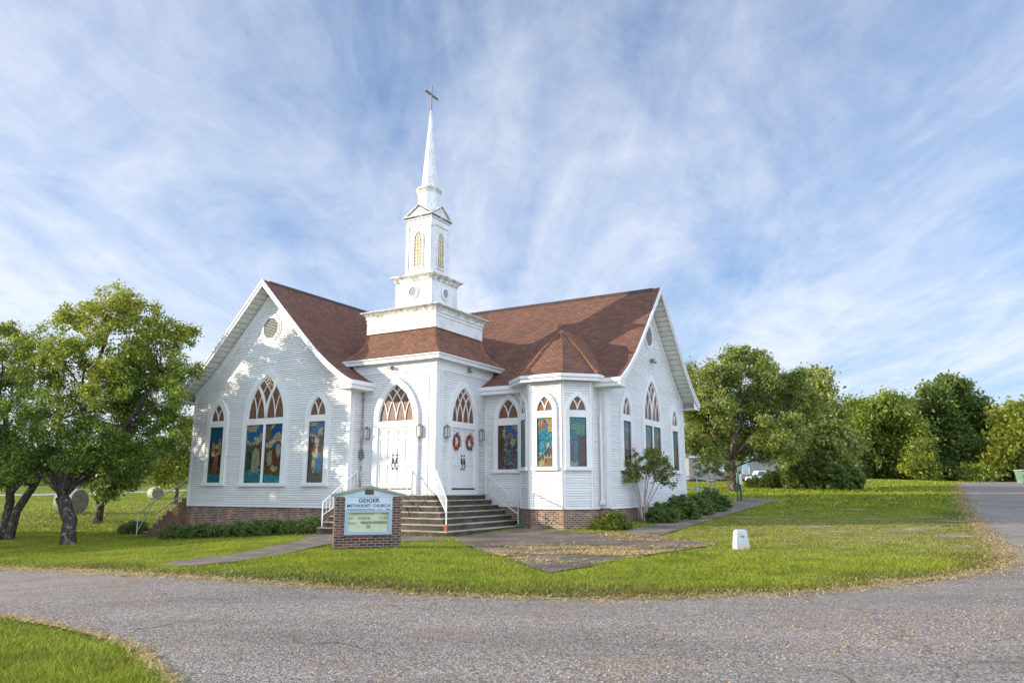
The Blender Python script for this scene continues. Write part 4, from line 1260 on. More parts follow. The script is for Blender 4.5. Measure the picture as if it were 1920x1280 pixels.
ROADP = [tuple(ext)] + LAWN_EDGE + UPR + [(90, 60), (40, 18), (25, -6), (-4.2, -6)] + [(PATCH[0][0] + .35, PATCH[0][1] - 2.5)] + PATCH + [tuple(ext2)]
PLAZA = px2w([(843, 1009), (905, 1001), (975, 991), (1056, 997.5), (1120, 999), (1165, 1001), (1229, 1005), (1290, 1013), (1350, 1021), (1250, 1036), (1139, 1055), (1085, 1066), (1030, 1076), (1000, 1066), (960, 1050), (920, 1040), (880, 1024)])
PATH2 = px2w([(1160, 1001), (1200, 990), (1252, 978.5), (1300, 966), (1345, 952), (1380, 941.5), (1406, 938.2), (1340, 938.5), (1292, 939.5), (1290, 935), (1340, 934.3), (1410, 934), (1466, 936), (1440, 944), (1400, 955), (1326, 977), (1290, 988), (1232, 1006)])
WALK = px2w([(284, 1061), (360, 1049), (440, 1040), (512, 1024.5), (580, 1010.5), (556, 1009.5), (590, 1000.5), (620, 1000), (740, 1005), (836, 1009.5), (848, 1011), (840, 1014.5), (740, 1016), (655, 1014.5), (612, 1022), (570, 1031), (525, 1042), (440, 1054), (362, 1063.5)])

def f_ground(k, b):
    ge = k.n('ShaderNodeNewGeometry'); P = ge.outputs['Position']
    sp = k.n('ShaderNodeSeparateXYZ', i_0=P)
    a = k.noise(P, .22, 5, .6); c = k.noise(P, 3.5, 6, .7); d = k.noise(P, 28, 4, .7)
    f = k.math('ADD', k.math('MULTIPLY', c, .5), k.math('MULTIPLY', d, .5))
    green = k.ramp(f, [(.36, (.070, .125, .018)), (.50, (.150, .220, .030)), (.64, (.25, .33, .055))])
    dry = k.ramp(f, [(.36, (.20, .22, .045)), (.55, (.38, .38, .085)), (.66, (.50, .47, .14))])
    # the mown field beyond the yard on the left, and the thin turf by the road on the right
    fld = k.math('MULTIPLY', k.ramp(k.math('DIVIDE', sp.outputs[1], 100.0), [(.40, 0.0), (.50, .8), (.85, .8), (.95, .15)]), k.ramp(k.math('DIVIDE', k.math('ADD', sp.outputs[0], 100.0), 100.0), [(.96, 1.0), (1.0, 0.0)]))
    q = k.n('ShaderNodeVectorMath', operation='DISTANCE'); k.put(q.inputs[0], k.n('ShaderNodeMapping', i_Vector=P, i_Scale=(.55, 1, 1)).outputs[0]); q.inputs[1].default_value = (8.0, 25.0, 0)
    thin = k.ramp(k.math('DIVIDE', q.outputs['Value'], 10.0), [(.2, .75), (1.0, 0.0)])
    col = k.mix(k.math('ADD', fld, thin, clamp=True), green, dry)
    col = k.mix(k.ramp(a, [(.52, 0.), (.70, .35)]), col, dry)
    # bare sandy scabs, mostly where the turf is thin
    sc = k.n('ShaderNodeMapping', i_Vector=P); sc.inputs['Scale'].default_value = (.8, 2.4, 1)
    bare = k.noise(sc.outputs[0], 1.1, 5, .65)
    bm = k.math('MULTIPLY', k.ramp(bare, [(.55, 0.), (.60, 1.)]), k.math('MULTIPLY', thin, 1.3), clamp=True)
    col = k.mix(bm, col, k.ramp(d, [(.35, (.30, .24, .16)), (.65, (.50, .43, .32))]))
    b2 = k.noise(P, 2.1, 6, .72)
    col = k.mix(k.ramp(b2, [(.63, 0.), (.68, .7)]), col, (.13, .09, .05))
    setc(k, b, col); b.inputs['Roughness'].default_value = .95; b.inputs['Specular IOR Level'].default_value = .1
    k.put(b.inputs['Normal'], k.bump(k.math('ADD', d, c), .9, .09))
GROUND = mat('turf_soil', (.1, .15, .03), .95, f_ground, spec=.1)
ys = np.concatenate([np.arange(-14, 4, 2), np.arange(4, 60, .6), np.arange(60, 120, 2), np.arange(120, 320, 8), np.arange(320, 1501, 60)])
xs = np.concatenate([np.arange(-900, -120, 60), np.arange(-120, -40, 4), np.arange(-40, 40, .6), np.arange(40, 120, 4), np.arange(120, 901, 60)])
XX, YY = np.meshgrid(xs, ys)
V = np.stack([XX, YY, g(XX, YY)], -1).reshape(-1, 3)
nx_, ny_ = len(xs), len(ys)
I = np.arange(nx_ * ny_).reshape(ny_, nx_)
F = np.stack([I[:-1, :-1], I[:-1, 1:], I[1:, 1:], I[1:, :-1]], -1).reshape(-1, 4)
tag(fastmesh('ground', V, F, GROUND, smooth=True), kind='structure')

def f_asph(k, b):
    ge = k.n('ShaderNodeNewGeometry'); P = ge.outputs['Position']
    v = k.n('ShaderNodeTexVoronoi', i_Vector=P, i_Scale=55); sc = k.n('ShaderNodeSeparateColor', i_0=v.outputs['Color'])
    v2 = k.n('ShaderNodeTexVoronoi', i_Vector=P, i_Scale=26)
    s2 = k.n('ShaderNodeSeparateColor', i_0=v2.outputs['Color'])
    a = k.noise(P, .5, 5, .6); c = k.noise(P, 7, 5, .7)
    f = k.math('ADD', k.math('MULTIPLY', sc.outputs[0], .55), k.math('ADD', k.math('MULTIPLY', a, .20), k.math('MULTIPLY', c, .27)))
    col = k.ramp(f, [(.22, (.115, .098, .082)), (.48, (.285, .246, .212)), (.68, (.43, .38, .335)), (.86, (.64, .58, .52))])
    # warm tint of washed grit towards the lower right
    w_ = k.noise(P, .8, 5, .65)
    col = k.mix(k.ramp(w_, [(.5, 0.), (.68, .55)]), col, k.ramp(s2.outputs[0], [(.2, (.20, .15, .10)), (.8, (.42, .34, .25))]))
    sh = k.n('ShaderNodeMapping', i_Vector=P); sh.inputs['Scale'].default_value = (.25, 1.0, 1)
    col = k.mix(k.ramp(k.noise(sh.outputs[0], .7, 3), [(.35, .30), (.6, 0.)]), col, (.07, .066, .065))
    wc = k.vec('ADD', P, k.vec('MULTIPLY', k.n('ShaderNodeTexNoise', i_Vector=P, i_Scale=1.3).outputs['Color'], (.9, .9, 0)))
    ck = k.n('ShaderNodeTexVoronoi', i_Vector=wc, i_Scale=.42, feature='DISTANCE_TO_EDGE')
    crack = k.math('MULTIPLY', k.math('LESS_THAN', ck.outputs['Distance'], .0055), k.ramp(k.noise(P, .35, 3), [(.47, 0.), (.57, .5)]))
    col = k.mix(crack, col, (.045, .04, .036))
    setc(k, b, col); b.inputs['Roughness'].default_value = .85
    h = k.math('SUBTRACT', k.math('MULTIPLY', c, .5), k.math('ADD', v.outputs['Distance'], k.math('MULTIPLY', v2.outputs['Distance'], .6)))
    k.put(b.inputs['Normal'], k.bump(h, .75, .018))
ASPH = mat('gravelly_asphalt', (.2, .2, .2), .85, f_asph, spec=.25)
sheet('road', rough_edge(ROADP, .16, .5, 3), .018, ASPH, .8)
def f_plaza(k, b):
    ge = k.n('ShaderNodeNewGeometry'); P = ge.outputs['Position']
    d = k.noise(P, 30, 4, .7); a = k.noise(P, .8, 5, .6)
    base = k.ramp(k.math('ADD', k.math('MULTIPLY', a, .5), k.math('MULTIPLY', d, .5)), [(.36, (.085, .066, .052)), (.5, (.175, .14, .11)), (.66, (.33, .27, .21))])
    m_ = k.n('ShaderNodeMapping', i_Vector=P); m_.inputs['Rotation'].default_value = (0, 0, .25); m_.inputs['Scale'].default_value = (.30, 1.35, 1)
    s = k.noise(m_.outputs[0], 1.5, 7, .72, .6)
    straw = k.ramp(d, [(.35, (.30, .20, .07)), (.65, (.60, .45, .19))])
    setc(k, b, base)
    k.put(b.inputs['Normal'], k.bump(k.math('ADD', d, s), .6, .02))
PLZ = mat('plaza_paving', (.2, .17, .15), .9, f_plaza, spec=.2)
sheet('forecourt', rough_edge(PLAZA, .10, .3, 5), .024, PLZ, .7)
CONW = mat('walk_concrete', (.25, .22, .2), .9, f_conc((.095, .078, .062), (.20, .165, .135), (.34, .285, .235), .8), spec=.2)
sheet('path', rough_edge(PATH2, .05, .4, 6), .030, CONW, .8)
sheet('walkway', rough_edge(WALK, .05, .3, 7), .028, CONW, .6)
# far lane crossing the field on the left
FARL = px2w([(-60, 931), (60, 929.5), (200, 926), (351, 920.5), (420, 918.5), (420, 916.5), (351, 918), (200, 923), (60, 926.5), (-60, 928)])
sheet('far_lane', FARL, .06, mat('lane_gravel', (.42, .42, .42), .9, f_conc((.34, .34, .35), (.42, .42, .43), (.52, .52, .52))), 4)

# dry verge of needles and grit between the turf and the road
def f_straw(k, b):
    ge = k.n('ShaderNodeNewGeometry'); P = ge.outputs['Position']
    d = k.noise(P, 38, 5, .75); a = k.noise(P, 2.2, 4, .6)
    c = k.ramp(d, [(.34, (.22, .15, .08)), (.5, (.44, .34, .20)), (.66, (.68, .56, .38))])
    setc(k, b, k.mix(k.ramp(a, [(.42, 0.), (.6, .7)]), c, (.24, .19, .13)))
    k.put(b.inputs['Normal'], k.bump(d, 1.0, .03))
STRAW = mat('dry_verge', (.4, .3, .15), .95, f_straw, spec=.1)
def verge(line, w_in, w_out, seed, name='verge'):
    P = [Vector(p) for p in line]; Q = []
    for i in range(len(P) - 1):
        n = max(1, int((P[i + 1] - P[i]).length / .14)); Q += [P[i].lerp(P[i + 1], k / n) for k in range(n)]
    A, Bv = [], []
    for i in range(1, len(Q) - 1):
        t = (Q[i + 1] - Q[i - 1]).normalized(); n = Vector((-t.y, t.x)); q = Q[i]
        h = 1.2 * noise.noise(Vector((q.x * .8, q.y * .8, seed))) + .25 * noise.noise(Vector((q.x * 3, q.y * 3, seed)))
        h2 = 1.6 * noise.noise(Vector((q.x * .7, q.y * .7, seed + 5))) + .25 * noise.noise(Vector((q.x * 3, q.y * 3, seed + 5)))
        A.append(tuple(q + n * (w_in * max(.1, 1 + .9 * h)))); Bv.append(tuple(q - n * (w_out * max(-.5, 1 + 1.1 * h2))))
    sheet(name, A + Bv[::-1], .0225, STRAW, .5)
verge([tuple(ext)] + LAWN_EDGE[:21], .22, .10, 2)
verge(PATCH + [tuple(ext2)], .04, .03, 8)

# ------------------------------------------------------------------ turf blades
rs = np.random.default_rng(5)
KEEP = [ROADP, PLAZA, PATH2, WALK]
def edgedist(x, y, line):
    d = np.full(x.shape, 1e9)
    for (x1, y1), (x2, y2) in zip(line[:-1], line[1:]):
        L2 = (x2 - x1) ** 2 + (y2 - y1) ** 2; t = np.clip(((x - x1) * (x2 - x1) + (y - y1) * (y2 - y1)) / L2, 0, 1)
        d = np.minimum(d, np.hypot(x - x1 - t * (x2 - x1), y - y1 - t * (y2 - y1)))
    return d
FOOT = [tuple(loc2w(*q)[:2]) for q in ((-2.0, -2.0), (3.4, -2.0), (2.0, -4.2), (2.9, -5.1), (3.4, -5.4), (13, -5.4), (13, 13), (-.6, 12.7), (-.6, 3.7), (-2.0, 3.7))]
rq = random.Random(77); SCABS = []
for k in range(70):
    cx, cy = rq.gauss(15.2, 3.6), rq.gauss(26.5, 3.6)
    SCABS.append((cx, cy, rq.uniform(.18, 1.1) * (1.3 if k % 4 == 0 else .8), rq.uniform(.10, .34), rq.uniform(-.3, .4)))
for k in range(14):
    SCABS.append((rq.uniform(-2, 16), rq.uniform(12.5, 18), rq.uniform(.10, .40), rq.uniform(.05, .16), rq.uniform(-.3, .3)))
SV, SF = [], []
for (cx, cy, ra, rb, an) in SCABS:
    if inpoly(np.array([cx]), np.array([cy]), ROADP)[0] or inpoly(np.array([cx]), np.array([cy]), PLAZA)[0]: continue
    i0 = len(SV); SV.append((cx, cy, g1(cx, cy) + .012))
    for j in range(18):
        a = 2 * math.pi * j / 18; q = 1 + .55 * noise.noise(Vector((cx + math.cos(a) * 1.3, cy + math.sin(a) * 1.3, 4)))
        X_, Y_ = ra * q * math.cos(a), rb * q * math.sin(a)
        xx_, yy_ = cx + X_ * math.cos(an) - Y_ * math.sin(an), cy + X_ * math.sin(an) + Y_ * math.cos(an)
        SV.append((xx_, yy_, g1(xx_, yy_) + .009))
    SF += [(i0, i0 + 1 + j, i0 + 1 + (j + 1) % 18) for j in range(18)]
SAND = mat('bare_sand', (.4, .35, .27), .95, f_conc((.16, .12, .065), (.32, .25, .15), (.50, .42, .29), 2.0), spec=.1)
tag(fastmesh('bare_soil', np.array(SV), np.array(SF), SAND), kind='structure')
def blades(name, N, ylo, yhi, mat_, hgt, wid, label, edge=None):
    n = int(N * (9 if edge else 2.6))
    y = ylo + (yhi - ylo) * rs.random(n) ** 1.2
    xl = -.74 * y - 1.5; xr = .74 * y + 1.5
    x = xl + (xr - xl) * rs.random(n)
    ok = np.ones(n, bool)
    for p in KEEP + [FOOT]: ok &= ~inpoly(x + rs.normal(0, .07, n), y + rs.normal(0, .09, n), p)
    nzv = np.sin(x * 1.7 + 2 * np.sin(y * .9)) * np.sin(y * 2.1 + 1.7 * np.sin(x * 1.3))
    # thinner turf at lower right
    thin = np.exp(-(((x - 15) / 8.5) ** 2 + ((y - 24) / 10) ** 2))
    ok &= rs.random(n) > .88 * thin * (.75 + .5 * np.sin(x * 1.9 + y) * np.sin(y * 2.7))
    ok &= rs.random(n) > .25 * (nzv > .45)
    for (cx, cy, ra, rb, an) in SCABS:
        ux = (x - cx) * math.cos(an) + (y - cy) * math.sin(an); uy = -(x - cx) * math.sin(an) + (y - cy) * math.cos(an)
        ok &= ~(((ux / ra) ** 2 + (uy / rb) ** 2 < .9) & (rs.random(n) < .72))
    x, y = x[ok], y[ok]
    d = edgedist(x, y, [tuple(ext)] + LAWN_EDGE)
    wob = 1.35 + .75 * np.sin(x * .8 + 1.1) * np.sin(x * .37 + y * .5)
    pe = np.clip(1.35 - d / wob, 0, 1) * np.where(y > 19, .55, 1)
    if edge: keep = (rs.random(len(x)) < pe * .75)
    else: keep = (rs.random(len(x)) > pe * .85)
    x, y = x[keep][:N], y[keep][:N]; n = len(x)
    z = g(x, y)
    sc = .45 + 1.3 * rs.random(n) ** 1.6; far = 1 + np.clip(y - 8, 0, 60) * .05
    h = hgt * sc * (.8 + .35 * np.sin(x * .9) * np.sin(y * 1.1 + x)) ; w = wid * sc * far
    a = rs.random(n) * 6.283; lean = rs.normal(0, .8, (n, 2)) * h[:, None]
    dx, dy = np.cos(a) * w, np.sin(a) * w
    v0 = np.stack([x - dx, y - dy, z - .01], -1); v1 = np.stack([x + dx, y + dy, z - .01], -1)
    v2 = np.stack([x + lean[:, 0], y + lean[:, 1], z + h], -1)
    V = np.stack([v0, v1, v2], 1).reshape(-1, 3); F = np.arange(3 * n).reshape(-1, 3)
    return tag(fastmesh(name, V, F, mat_), label=label, cat='grass', kind='stuff')
def turfmat(name, dark=1.0):
    m = bpy.data.materials.new(name); m.use_nodes = True
    k = NT(m.node_tree); b = m.node_tree.nodes['Principled BSDF']
    ge = k.n('ShaderNodeNewGeometry'); P = ge.outputs['Position']
    a = k.noise(P, .45, 4, .6); c = k.noise(P, 3.0, 4, .6)
    f = k.math('ADD', k.math('MULTIPLY', ge.outputs['Random Per Island'], .62), k.math('ADD', k.math('MULTIPLY', a, .25), k.math('MULTIPLY', c, .28)))
    col = k.ramp(f, [(.20, (.050, .090, .008)), (.42, (.170, .245, .014)), (.66, (.33, .380, .028)), (.86, (.50, .47, .08)), (.98, (.62, .55, .20))])
    dryc = k.ramp(ge.outputs['Random Per Island'], [(.2, (.13, .15, .03)), (.6, (.34, .33, .07)), (.9, (.56, .50, .18))])
    q = k.n('ShaderNodeVectorMath', operation='DISTANCE'); k.put(q.inputs[0], k.n('ShaderNodeMapping', i_Vector=P, i_Scale=(.55, 1, 1)).outputs[0]); q.inputs[1].default_value = (8.0, 25.0, 0)
    col = k.mix(k.ramp(k.math('DIVIDE', q.outputs['Value'], 10.0), [(.3, .95), (1.15, 0.0)]), col, dryc)
    sp = k.n('ShaderNodeSeparateXYZ', i_0=P)
    fld = k.math('MULTIPLY', k.ramp(k.math('DIVIDE', sp.outputs[1], 100.0), [(.34, 0.0), (.44, .75), (.85, .75), (.95, .15)]), k.ramp(k.math('DIVIDE', k.math('ADD', sp.outputs[0], 100.0), 100.0), [(.96, 1.0), (1.0, 0.0)]))
    mw = k.n('ShaderNodeMapping', i_Vector=P); mw.inputs['Scale'].default_value = (.06, .5, 1)
    fld = k.math('MULTIPLY', fld, k.ramp(k.noise(mw.outputs[0], 1.0, 4), [(.35, .45), (.6, 1.)]))
    col = k.mix(fld, col, dryc)
    brn = k.noise(P, 1.5, 5, .7)
    col = k.mix(k.ramp(brn, [(.56, 0.), (.66, .7)]), col, (.17, .12, .05))
    pt = k.noise(P, .8, 6, .7)
    col = k.mix(1.0, col, k.ramp(pt, [(.36, (.62, .66, .60)), (.5, (1., 1., 1.)), (.66, (1.18, 1.12, 1.0))]), 'MULTIPLY')
    k.put(b.inputs['Base Color'], col); b.inputs['Roughness'].default_value = .6; b.inputs['Specular IOR Level'].default_value = .25
    tr = k.n('ShaderNodeBsdfTranslucent', i_Color=k.mix(.4, col, (.30, .42, .04))); ms_ = k.n('ShaderNodeMixShader'); ms_.inputs[0].default_value = .28
    m.node_tree.links.new(b.outputs[0], ms_.inputs[1]); m.node_tree.links.new(tr.outputs[0], ms_.inputs[2])
    m.node_tree.links.new(ms_.outputs[0], m.node_tree.nodes['Material Output'].inputs[0])
    return m
TURF = turfmat('turf_blades')
blades('grass', 760000, 4.2, 38, TURF, .050, .0034, 'short sunlit turf of the church lawn')

blades('field_grass', 330000, 36, 125, TURF, .085, .011, 'grass of the field and far lawn')
THATCH = mat('thatch', (.3, .22, .1), .9, lambda k, b: setc(k, b, k.ramp(k.n('ShaderNodeNewGeometry').outputs['Random Per Island'], [(0., (.055, .04, .02)), (.35, (.12, .09, .04)), (.6, (.20, .16, .06)), (.8, (.11, .16, .03)), (1., (.34, .28, .14))])), spec=.1)
blades('dry_grass', 170000, 6.5, 34, THATCH, .040, .007, 'brown thatch and dead turf along the road side of the lawn', edge=True)
# needles and straw blown over the forecourt and the road edge
def needles(name, x, y, lab, L=.05, wv=.004, dz=.03):
    n = len(x); a = rs.random(n) * 6.283; l = L * (.5 + rs.random(n)); w_ = wv * (.7 + .6 * rs.random(n)) * (1 + np.clip(y - 10, 0, 40) * .05)
    c = np.stack([x, y, g(x, y) + dz + .012 * rs.random(n)], -1)
    u = np.stack([np.cos(a) * l, np.sin(a) * l, rs.normal(0, .18, n) * l], -1); v = np.stack([-np.sin(a) * w_, np.cos(a) * w_, 0 * a], -1)
    V = np.stack([c - u - v, c + u - v, c + u + v, c - u + v], 1).reshape(-1, 3)
    return tag(fastmesh(name, V, np.arange(4 * n).reshape(-1, 4), NEED), label=lab, cat='straw', kind='stuff')
NEED = mat('needle', (.5, .4, .2), .8, lambda k, b: setc(k, b, k.ramp(k.n('ShaderNodeNewGeometry').outputs['Random Per Island'], [(0., (.28, .18, .07)), (.4, (.52, .38, .15)), (.8, (.72, .56, .26)), (1., (.76, .64, .38))])), spec=.1)
def along(line, N, sig, off):
    L = np.array([tuple(ext)] + list(line)) if line is LAWN_EDGE else np.array(line)
    seg = np.hypot(*(L[1:] - L[:-1]).T); seg = np.minimum(seg, 14)
    if line is LAWN_EDGE: seg[22:] *= .12
    p = seg / seg.sum()
    i = rs.choice(len(seg), N, p=p); t = rs.random(N)
    q = L[i] + (L[i + 1] - L[i]) * t[:, None]; dd = (L[i + 1] - L[i]); dd /= np.hypot(*dd.T)[:, None]
    o_ = off + sig * rs.normal(0, 1, N) * (.6 + .6 * np.sin(q[:, 0] * 1.3) ** 2)
    return q[:, 0] - dd[:, 1] * o_, q[:, 1] + dd[:, 0] * o_
xa, ya = along(LAWN_EDGE, 42000, .28, -.02); xb, yb = along(PATCH, 1500, .05, .0)
needles('road_edge_straw', np.concatenate([xa, xb]), np.concatenate([ya, yb]), 'straw and needles along the edge of the asphalt', L=.035)
Pz = np.array(PLAZA); n = 330000
x = Pz[:, 0].min() + np.ptp(Pz[:, 0]) * rs.random(n); y = Pz[:, 1].min() + np.ptp(Pz[:, 1]) * rs.random(n)
fld = np.sin(y * 3.1 + .5 * np.sin(x * 1.1) + 1.0) * .5 + np.sin(x * 1.3 + y * .9) * .4 + .55 * np.sin(x * 4.1 + 2 * np.sin(y * 2)) * np.sin(y * 6.3 + x)
drift = np.exp(-((y - 18.5 - .25 * np.sin(x * 1.4)) / 1.6) ** 2) + .5 * np.exp(-((x - 3.9) / 1.0) ** 2 - ((y - 24.0) / 1.2) ** 2)
ok = inpoly(x, y, PLAZA) & (rs.random(n) < np.clip((fld + .25) * 2.2, .03, 1) * drift)
needles('forecourt_straw', x[ok], y[ok], 'drifts of yellow pine straw on the forecourt paving', L=.045, wv=.005)

# pebbles washed over the near road
n = 60000
y = 4.2 + 9.5 * rs.random(n) ** 1.1; x = rs.uniform(-6, 13, n)
kp = .05 + .9 * np.exp(-((x - (5.6 - 1.9 * (9.0 - y)) + .8 * np.sin(y * 3)) / 1.3) ** 2) + .55 * np.exp(-((y - 8.6 - .12 * x) / .7) ** 2) * (x > 1.0)
keep_ = rs.random(n) < kp * .8; x, y = x[keep_], y[keep_]; n = len(x)
sel = inpoly(x, y, ROADP) & (x > -6)
x, y = x[sel], y[sel]; n = len(x)
r_ = .005 + .010 * rs.random(n) ** 2.2; z = g(x, y) + .018 + r_ * .35
oct_ = np.array([(1, 0, 0), (0, 1, 0), (-1, 0, 0), (0, -1, 0), (0, 0, 1), (0, 0, -.6)], float)
jt = 1 + .5 * (rs.random((n, 6, 1)) - .5)
V = (oct_[None] * jt * r_[:, None, None] * np.array([1, .8, .7])) + np.stack([x, y, z], -1)[:, None, :]
fo_ = np.array([(0, 1, 4), (1, 2, 4), (2, 3, 4), (3, 0, 4), (1, 0, 5), (2, 1, 5), (3, 2, 5), (0, 3, 5)])
F = (fo_[None] + 6 * np.arange(n)[:, None, None]).reshape(-1, 3)
def f_peb(k, b):
    ge = k.n('ShaderNodeNewGeometry'); setc(k, b, k.ramp(ge.outputs['Random Per Island'], [(.0, (.10, .10, .11)), (.25, (.30, .29, .29)), (.42, (.55, .53, .50)), (.55, (.50, .27, .10)), (.8, (.60, .40, .18)), (1., (.34, .17, .06))]))
tag(fastmesh('pebbles', V.reshape(-1, 3), F, mat('pebble', (.4, .3, .2), .7, f_peb)), label='loose grey and orange pebbles scattered over the near asphalt', cat='pebbles', kind='stuff')

# ------------------------------------------------------------------ foliage
def leafcloud(centres, per, spread, size, rng, flat=1.0):
    c = np.repeat(np.asarray(centres, float), per, 0); n = len(c)
    c = c + rng.normal(0, 1, (n, 3)) * np.array([spread, spread, spread * .75])
    u = rng.normal(0, 1, (n, 3)); u /= np.linalg.norm(u, axis=1)[:, None]
    w = rng.normal(0, 1, (n, 3)); w[:, 2] += .6
    v = np.cross(u, w); v /= np.linalg.norm(v, axis=1)[:, None]
    s = size * (.6 + .8 * rng.random((n, 1)))
    nrm = np.cross(u, v)
    P = np.stack([c - u * s, c + v * s * .55 + nrm * s * .12, c + u * s, c - v * s * .55 + nrm * s * .12], 1).reshape(-1, 3)
    return P, np.arange(4 * n).reshape(-1, 4)
def clumppoints(clumps, dens, rng, shell=.45):
    out = []
    for (c, r) in clumps:
        r = np.array(r if hasattr(r, '__len__') else (r, r, r * .85), float)
        n = max(4, int(dens * (r[0] * r[1] * r[2]) ** (2 / 3)))
        d = rng.normal(0, 1, (n, 3)); d /= np.linalg.norm(d, axis=1)[:, None]
        q = (shell + (1 - shell) * rng.random((n, 1))) * (1 + .18 * rng.normal(0, 1, (n, 1)))
        out.append(np.array(c) + d * q * r)
    return out
def limb(mb, a, b, r0, r1, rnd, sag=.12, n=5, seg=7):
    a, b = Vector(a), Vector(b); L = (b - a).length
    side = Vector((rnd.gauss(0, 1), rnd.gauss(0, 1), 0)) * L * .07
    pts, rr = [], []
    for k in range(n + 1):
        t = k / n
        p = a.lerp(b, t) + side * math.sin(t * math.pi) - Vector((0, 0, 1)) * (sag * L * math.sin(t * math.pi) * .5)
        if 0 < k < n: p += Vector((rnd.gauss(0, 1), rnd.gauss(0, 1), rnd.gauss(0, 1))) * L * .018
        pts.append(p); rr.append(r0 + (r1 - r0) * t ** .8)
    mb.tube(pts, rr, seg, raw=True)
    return pts
def tree(name, base, stems, clumps, leaf, bark, per=26, dens=30, spread=.22, size=.07, seed=1, twigs=.5, shell=.45, trunkname='trunk', ragged=6, **kw):
    """stems: list of (list of points relative to base, r0, r1); clumps relative to base"""
    rnd = random.Random(seed); rng = np.random.default_rng(seed)
    root = empty(name, base, 0, **kw)
    mt = MB(); ends = []
    for pts, r0, r1 in stems:
        n = len(pts); P = [Vector(p) for p in pts]
        fine, rr = [], []
        for i in range(n - 1):
            for j in range(3):
                t = (i + j / 3) / (n - 1); fine.append(P[i].lerp(P[i + 1], j / 3) + Vector((rnd.gauss(0, 1), rnd.gauss(0, 1), 0)) * r0 * .05); rr.append(r0 + (r1 - r0) * t)
        fine.append(P[-1]); rr.append(r1)
        if r0 > .12 and P[0].z < .1: rr[0] = r0 * 1.3; rr[1] = r0 * 1.1
        mt.tube(fine, rr, 10 if r0 > .1 else 6, raw=True)
        ends += [(fine[-1], r1), (fine[len(fine) * 2 // 3], rr[len(fine) * 2 // 3])]
    big = clumps
    if ragged:
        sat = []
        for c, r in clumps:
            r_ = r if not hasattr(r, '__len__') else r[0]
            for q in range(ragged):
                d = rng.normal(0, 1, 3); d /= np.linalg.norm(d); d[2] = d[2] * .8 + .12
                sat.append((tuple(np.array(c) + d * r_ * rng.uniform(.75, 1.15)), r_ * rng.uniform(.26, .46)))
        big = [(c, (r * .82 if not hasattr(r, '__len__') else r)) for c, r in clumps]
        cp = clumppoints(big, dens * .62, rng, shell) + clumppoints(sat, dens * 1.15, rng, .2)
    else: cp = clumppoints(clumps, dens, rng, shell)
    for (c, r), pts in zip(big, cp):
        c = Vector(c)
        e, er = min(ends, key=lambda q: (q[0] - c).length + (2 if q[0].z > c.z else 0))
        R0 = max(.02, min(er * .75, .035 * (r if not hasattr(r, '__len__') else r[0]) + .03))
        path = limb(mt, e, c, R0, R0 * .35, rnd, sag=-.1)
        m = int(len(pts) * twigs)
        for k in range(m):
            p = Vector(pts[k]); s = path[rnd.randint(2, len(path) - 1)]
            mid = s.lerp(p, .5) + Vector((rnd.gauss(0, .06), rnd.gauss(0, .06), .05)) * (p - s).length
            mt.tube([s, mid, p], [R0 * .22, R0 * .14, R0 * .05], 3, raw=True, cap=False)
    o = mt.obj(trunkname, bark, root, smooth=True)
    V, F = leafcloud(np.concatenate(cp), per, spread, size, rng)
    fastmesh('crown', V, F, leaf, root)
    return root
def pxc(px, py, Y, base, rpx, dy=0.0, ry=None):
    """clump centred where the photograph shows it, at depth Y+dy"""
    P = ad(px, py, Y + dy) - Vector(base); m = (Y + dy) / 1407.0
    return (tuple(P), rpx * m if ry is None else (rpx * m, ry, rpx * m * .85))
rr_ = random.Random(4)
def clset(L, Y, base, jy): return [pxc(a, b, Y, base, r, rr_.uniform(-jy, jy)) for a, b, r in L]

# the big tree on the left
b1 = gp(127, 1020)
CL1 = [(218, 566, 38), (200, 590, 45), (250, 610, 50), (160, 640, 48), (110, 655, 42), (300, 640, 48), (345, 632, 26), (70, 700, 50), (140, 710, 60), (215, 680, 60), (285, 700, 58), (335, 690, 36), (330, 745, 34), (60, 770, 50), (120, 790, 60), (190, 770, 62), (260, 775, 60), (315, 790, 36), (90, 850, 48), (150, 850, 48), (210, 840, 55), (270, 840, 42), (140, 895, 30), (240, 880, 30), (40, 640, 40), (200, 720, 60), (250, 660, 50), (130, 600, 26), (60, 860, 40), (315, 835, 26), (150, 592, 30), (175, 820, 50), (300, 760, 50), (250, 720, 55), (275, 592, 32), (325, 625, 22)]
ws = ad(116, 930, b1.y) - b1
tree('pear_tree', b1, [([(0, 0, -.2), (-.02, .0, .9), tuple(ws)], .26, .24),
      ([tuple(ws), tuple(ad(90, 880, b1.y + .6) - b1), tuple(ad(60, 800, b1.y + 1) - b1)], .14, .05),
      ([tuple(ws), tuple(ad(140, 860, b1.y - .4) - b1), tuple(ad(160, 740, b1.y - .5) - b1), tuple(ad(205, 620, b1.y) - b1)], .18, .05),
      ([tuple(ws), tuple(ad(160, 890, b1.y + .3) - b1), tuple(ad(235, 800, b1.y + .2) - b1), tuple(ad(300, 700, b1.y) - b1)], .16, .05),
      ([tuple(ws), tuple(ad(110, 830, b1.y + .9) - b1), tuple(ad(110, 700, b1.y + .9) - b1)], .14, .05)],
     clset(CL1, b1.y, b1, 1.6), LEAF1, BARK, per=30, dens=52, spread=.125, size=.058, seed=11, ragged=8,
     label='big leafy tree with yellowing top leaves and a stout single trunk left of the church', cat='tree')
T1 = [o for o in bpy.data.objects if o.name.startswith('pear_tree')][0]
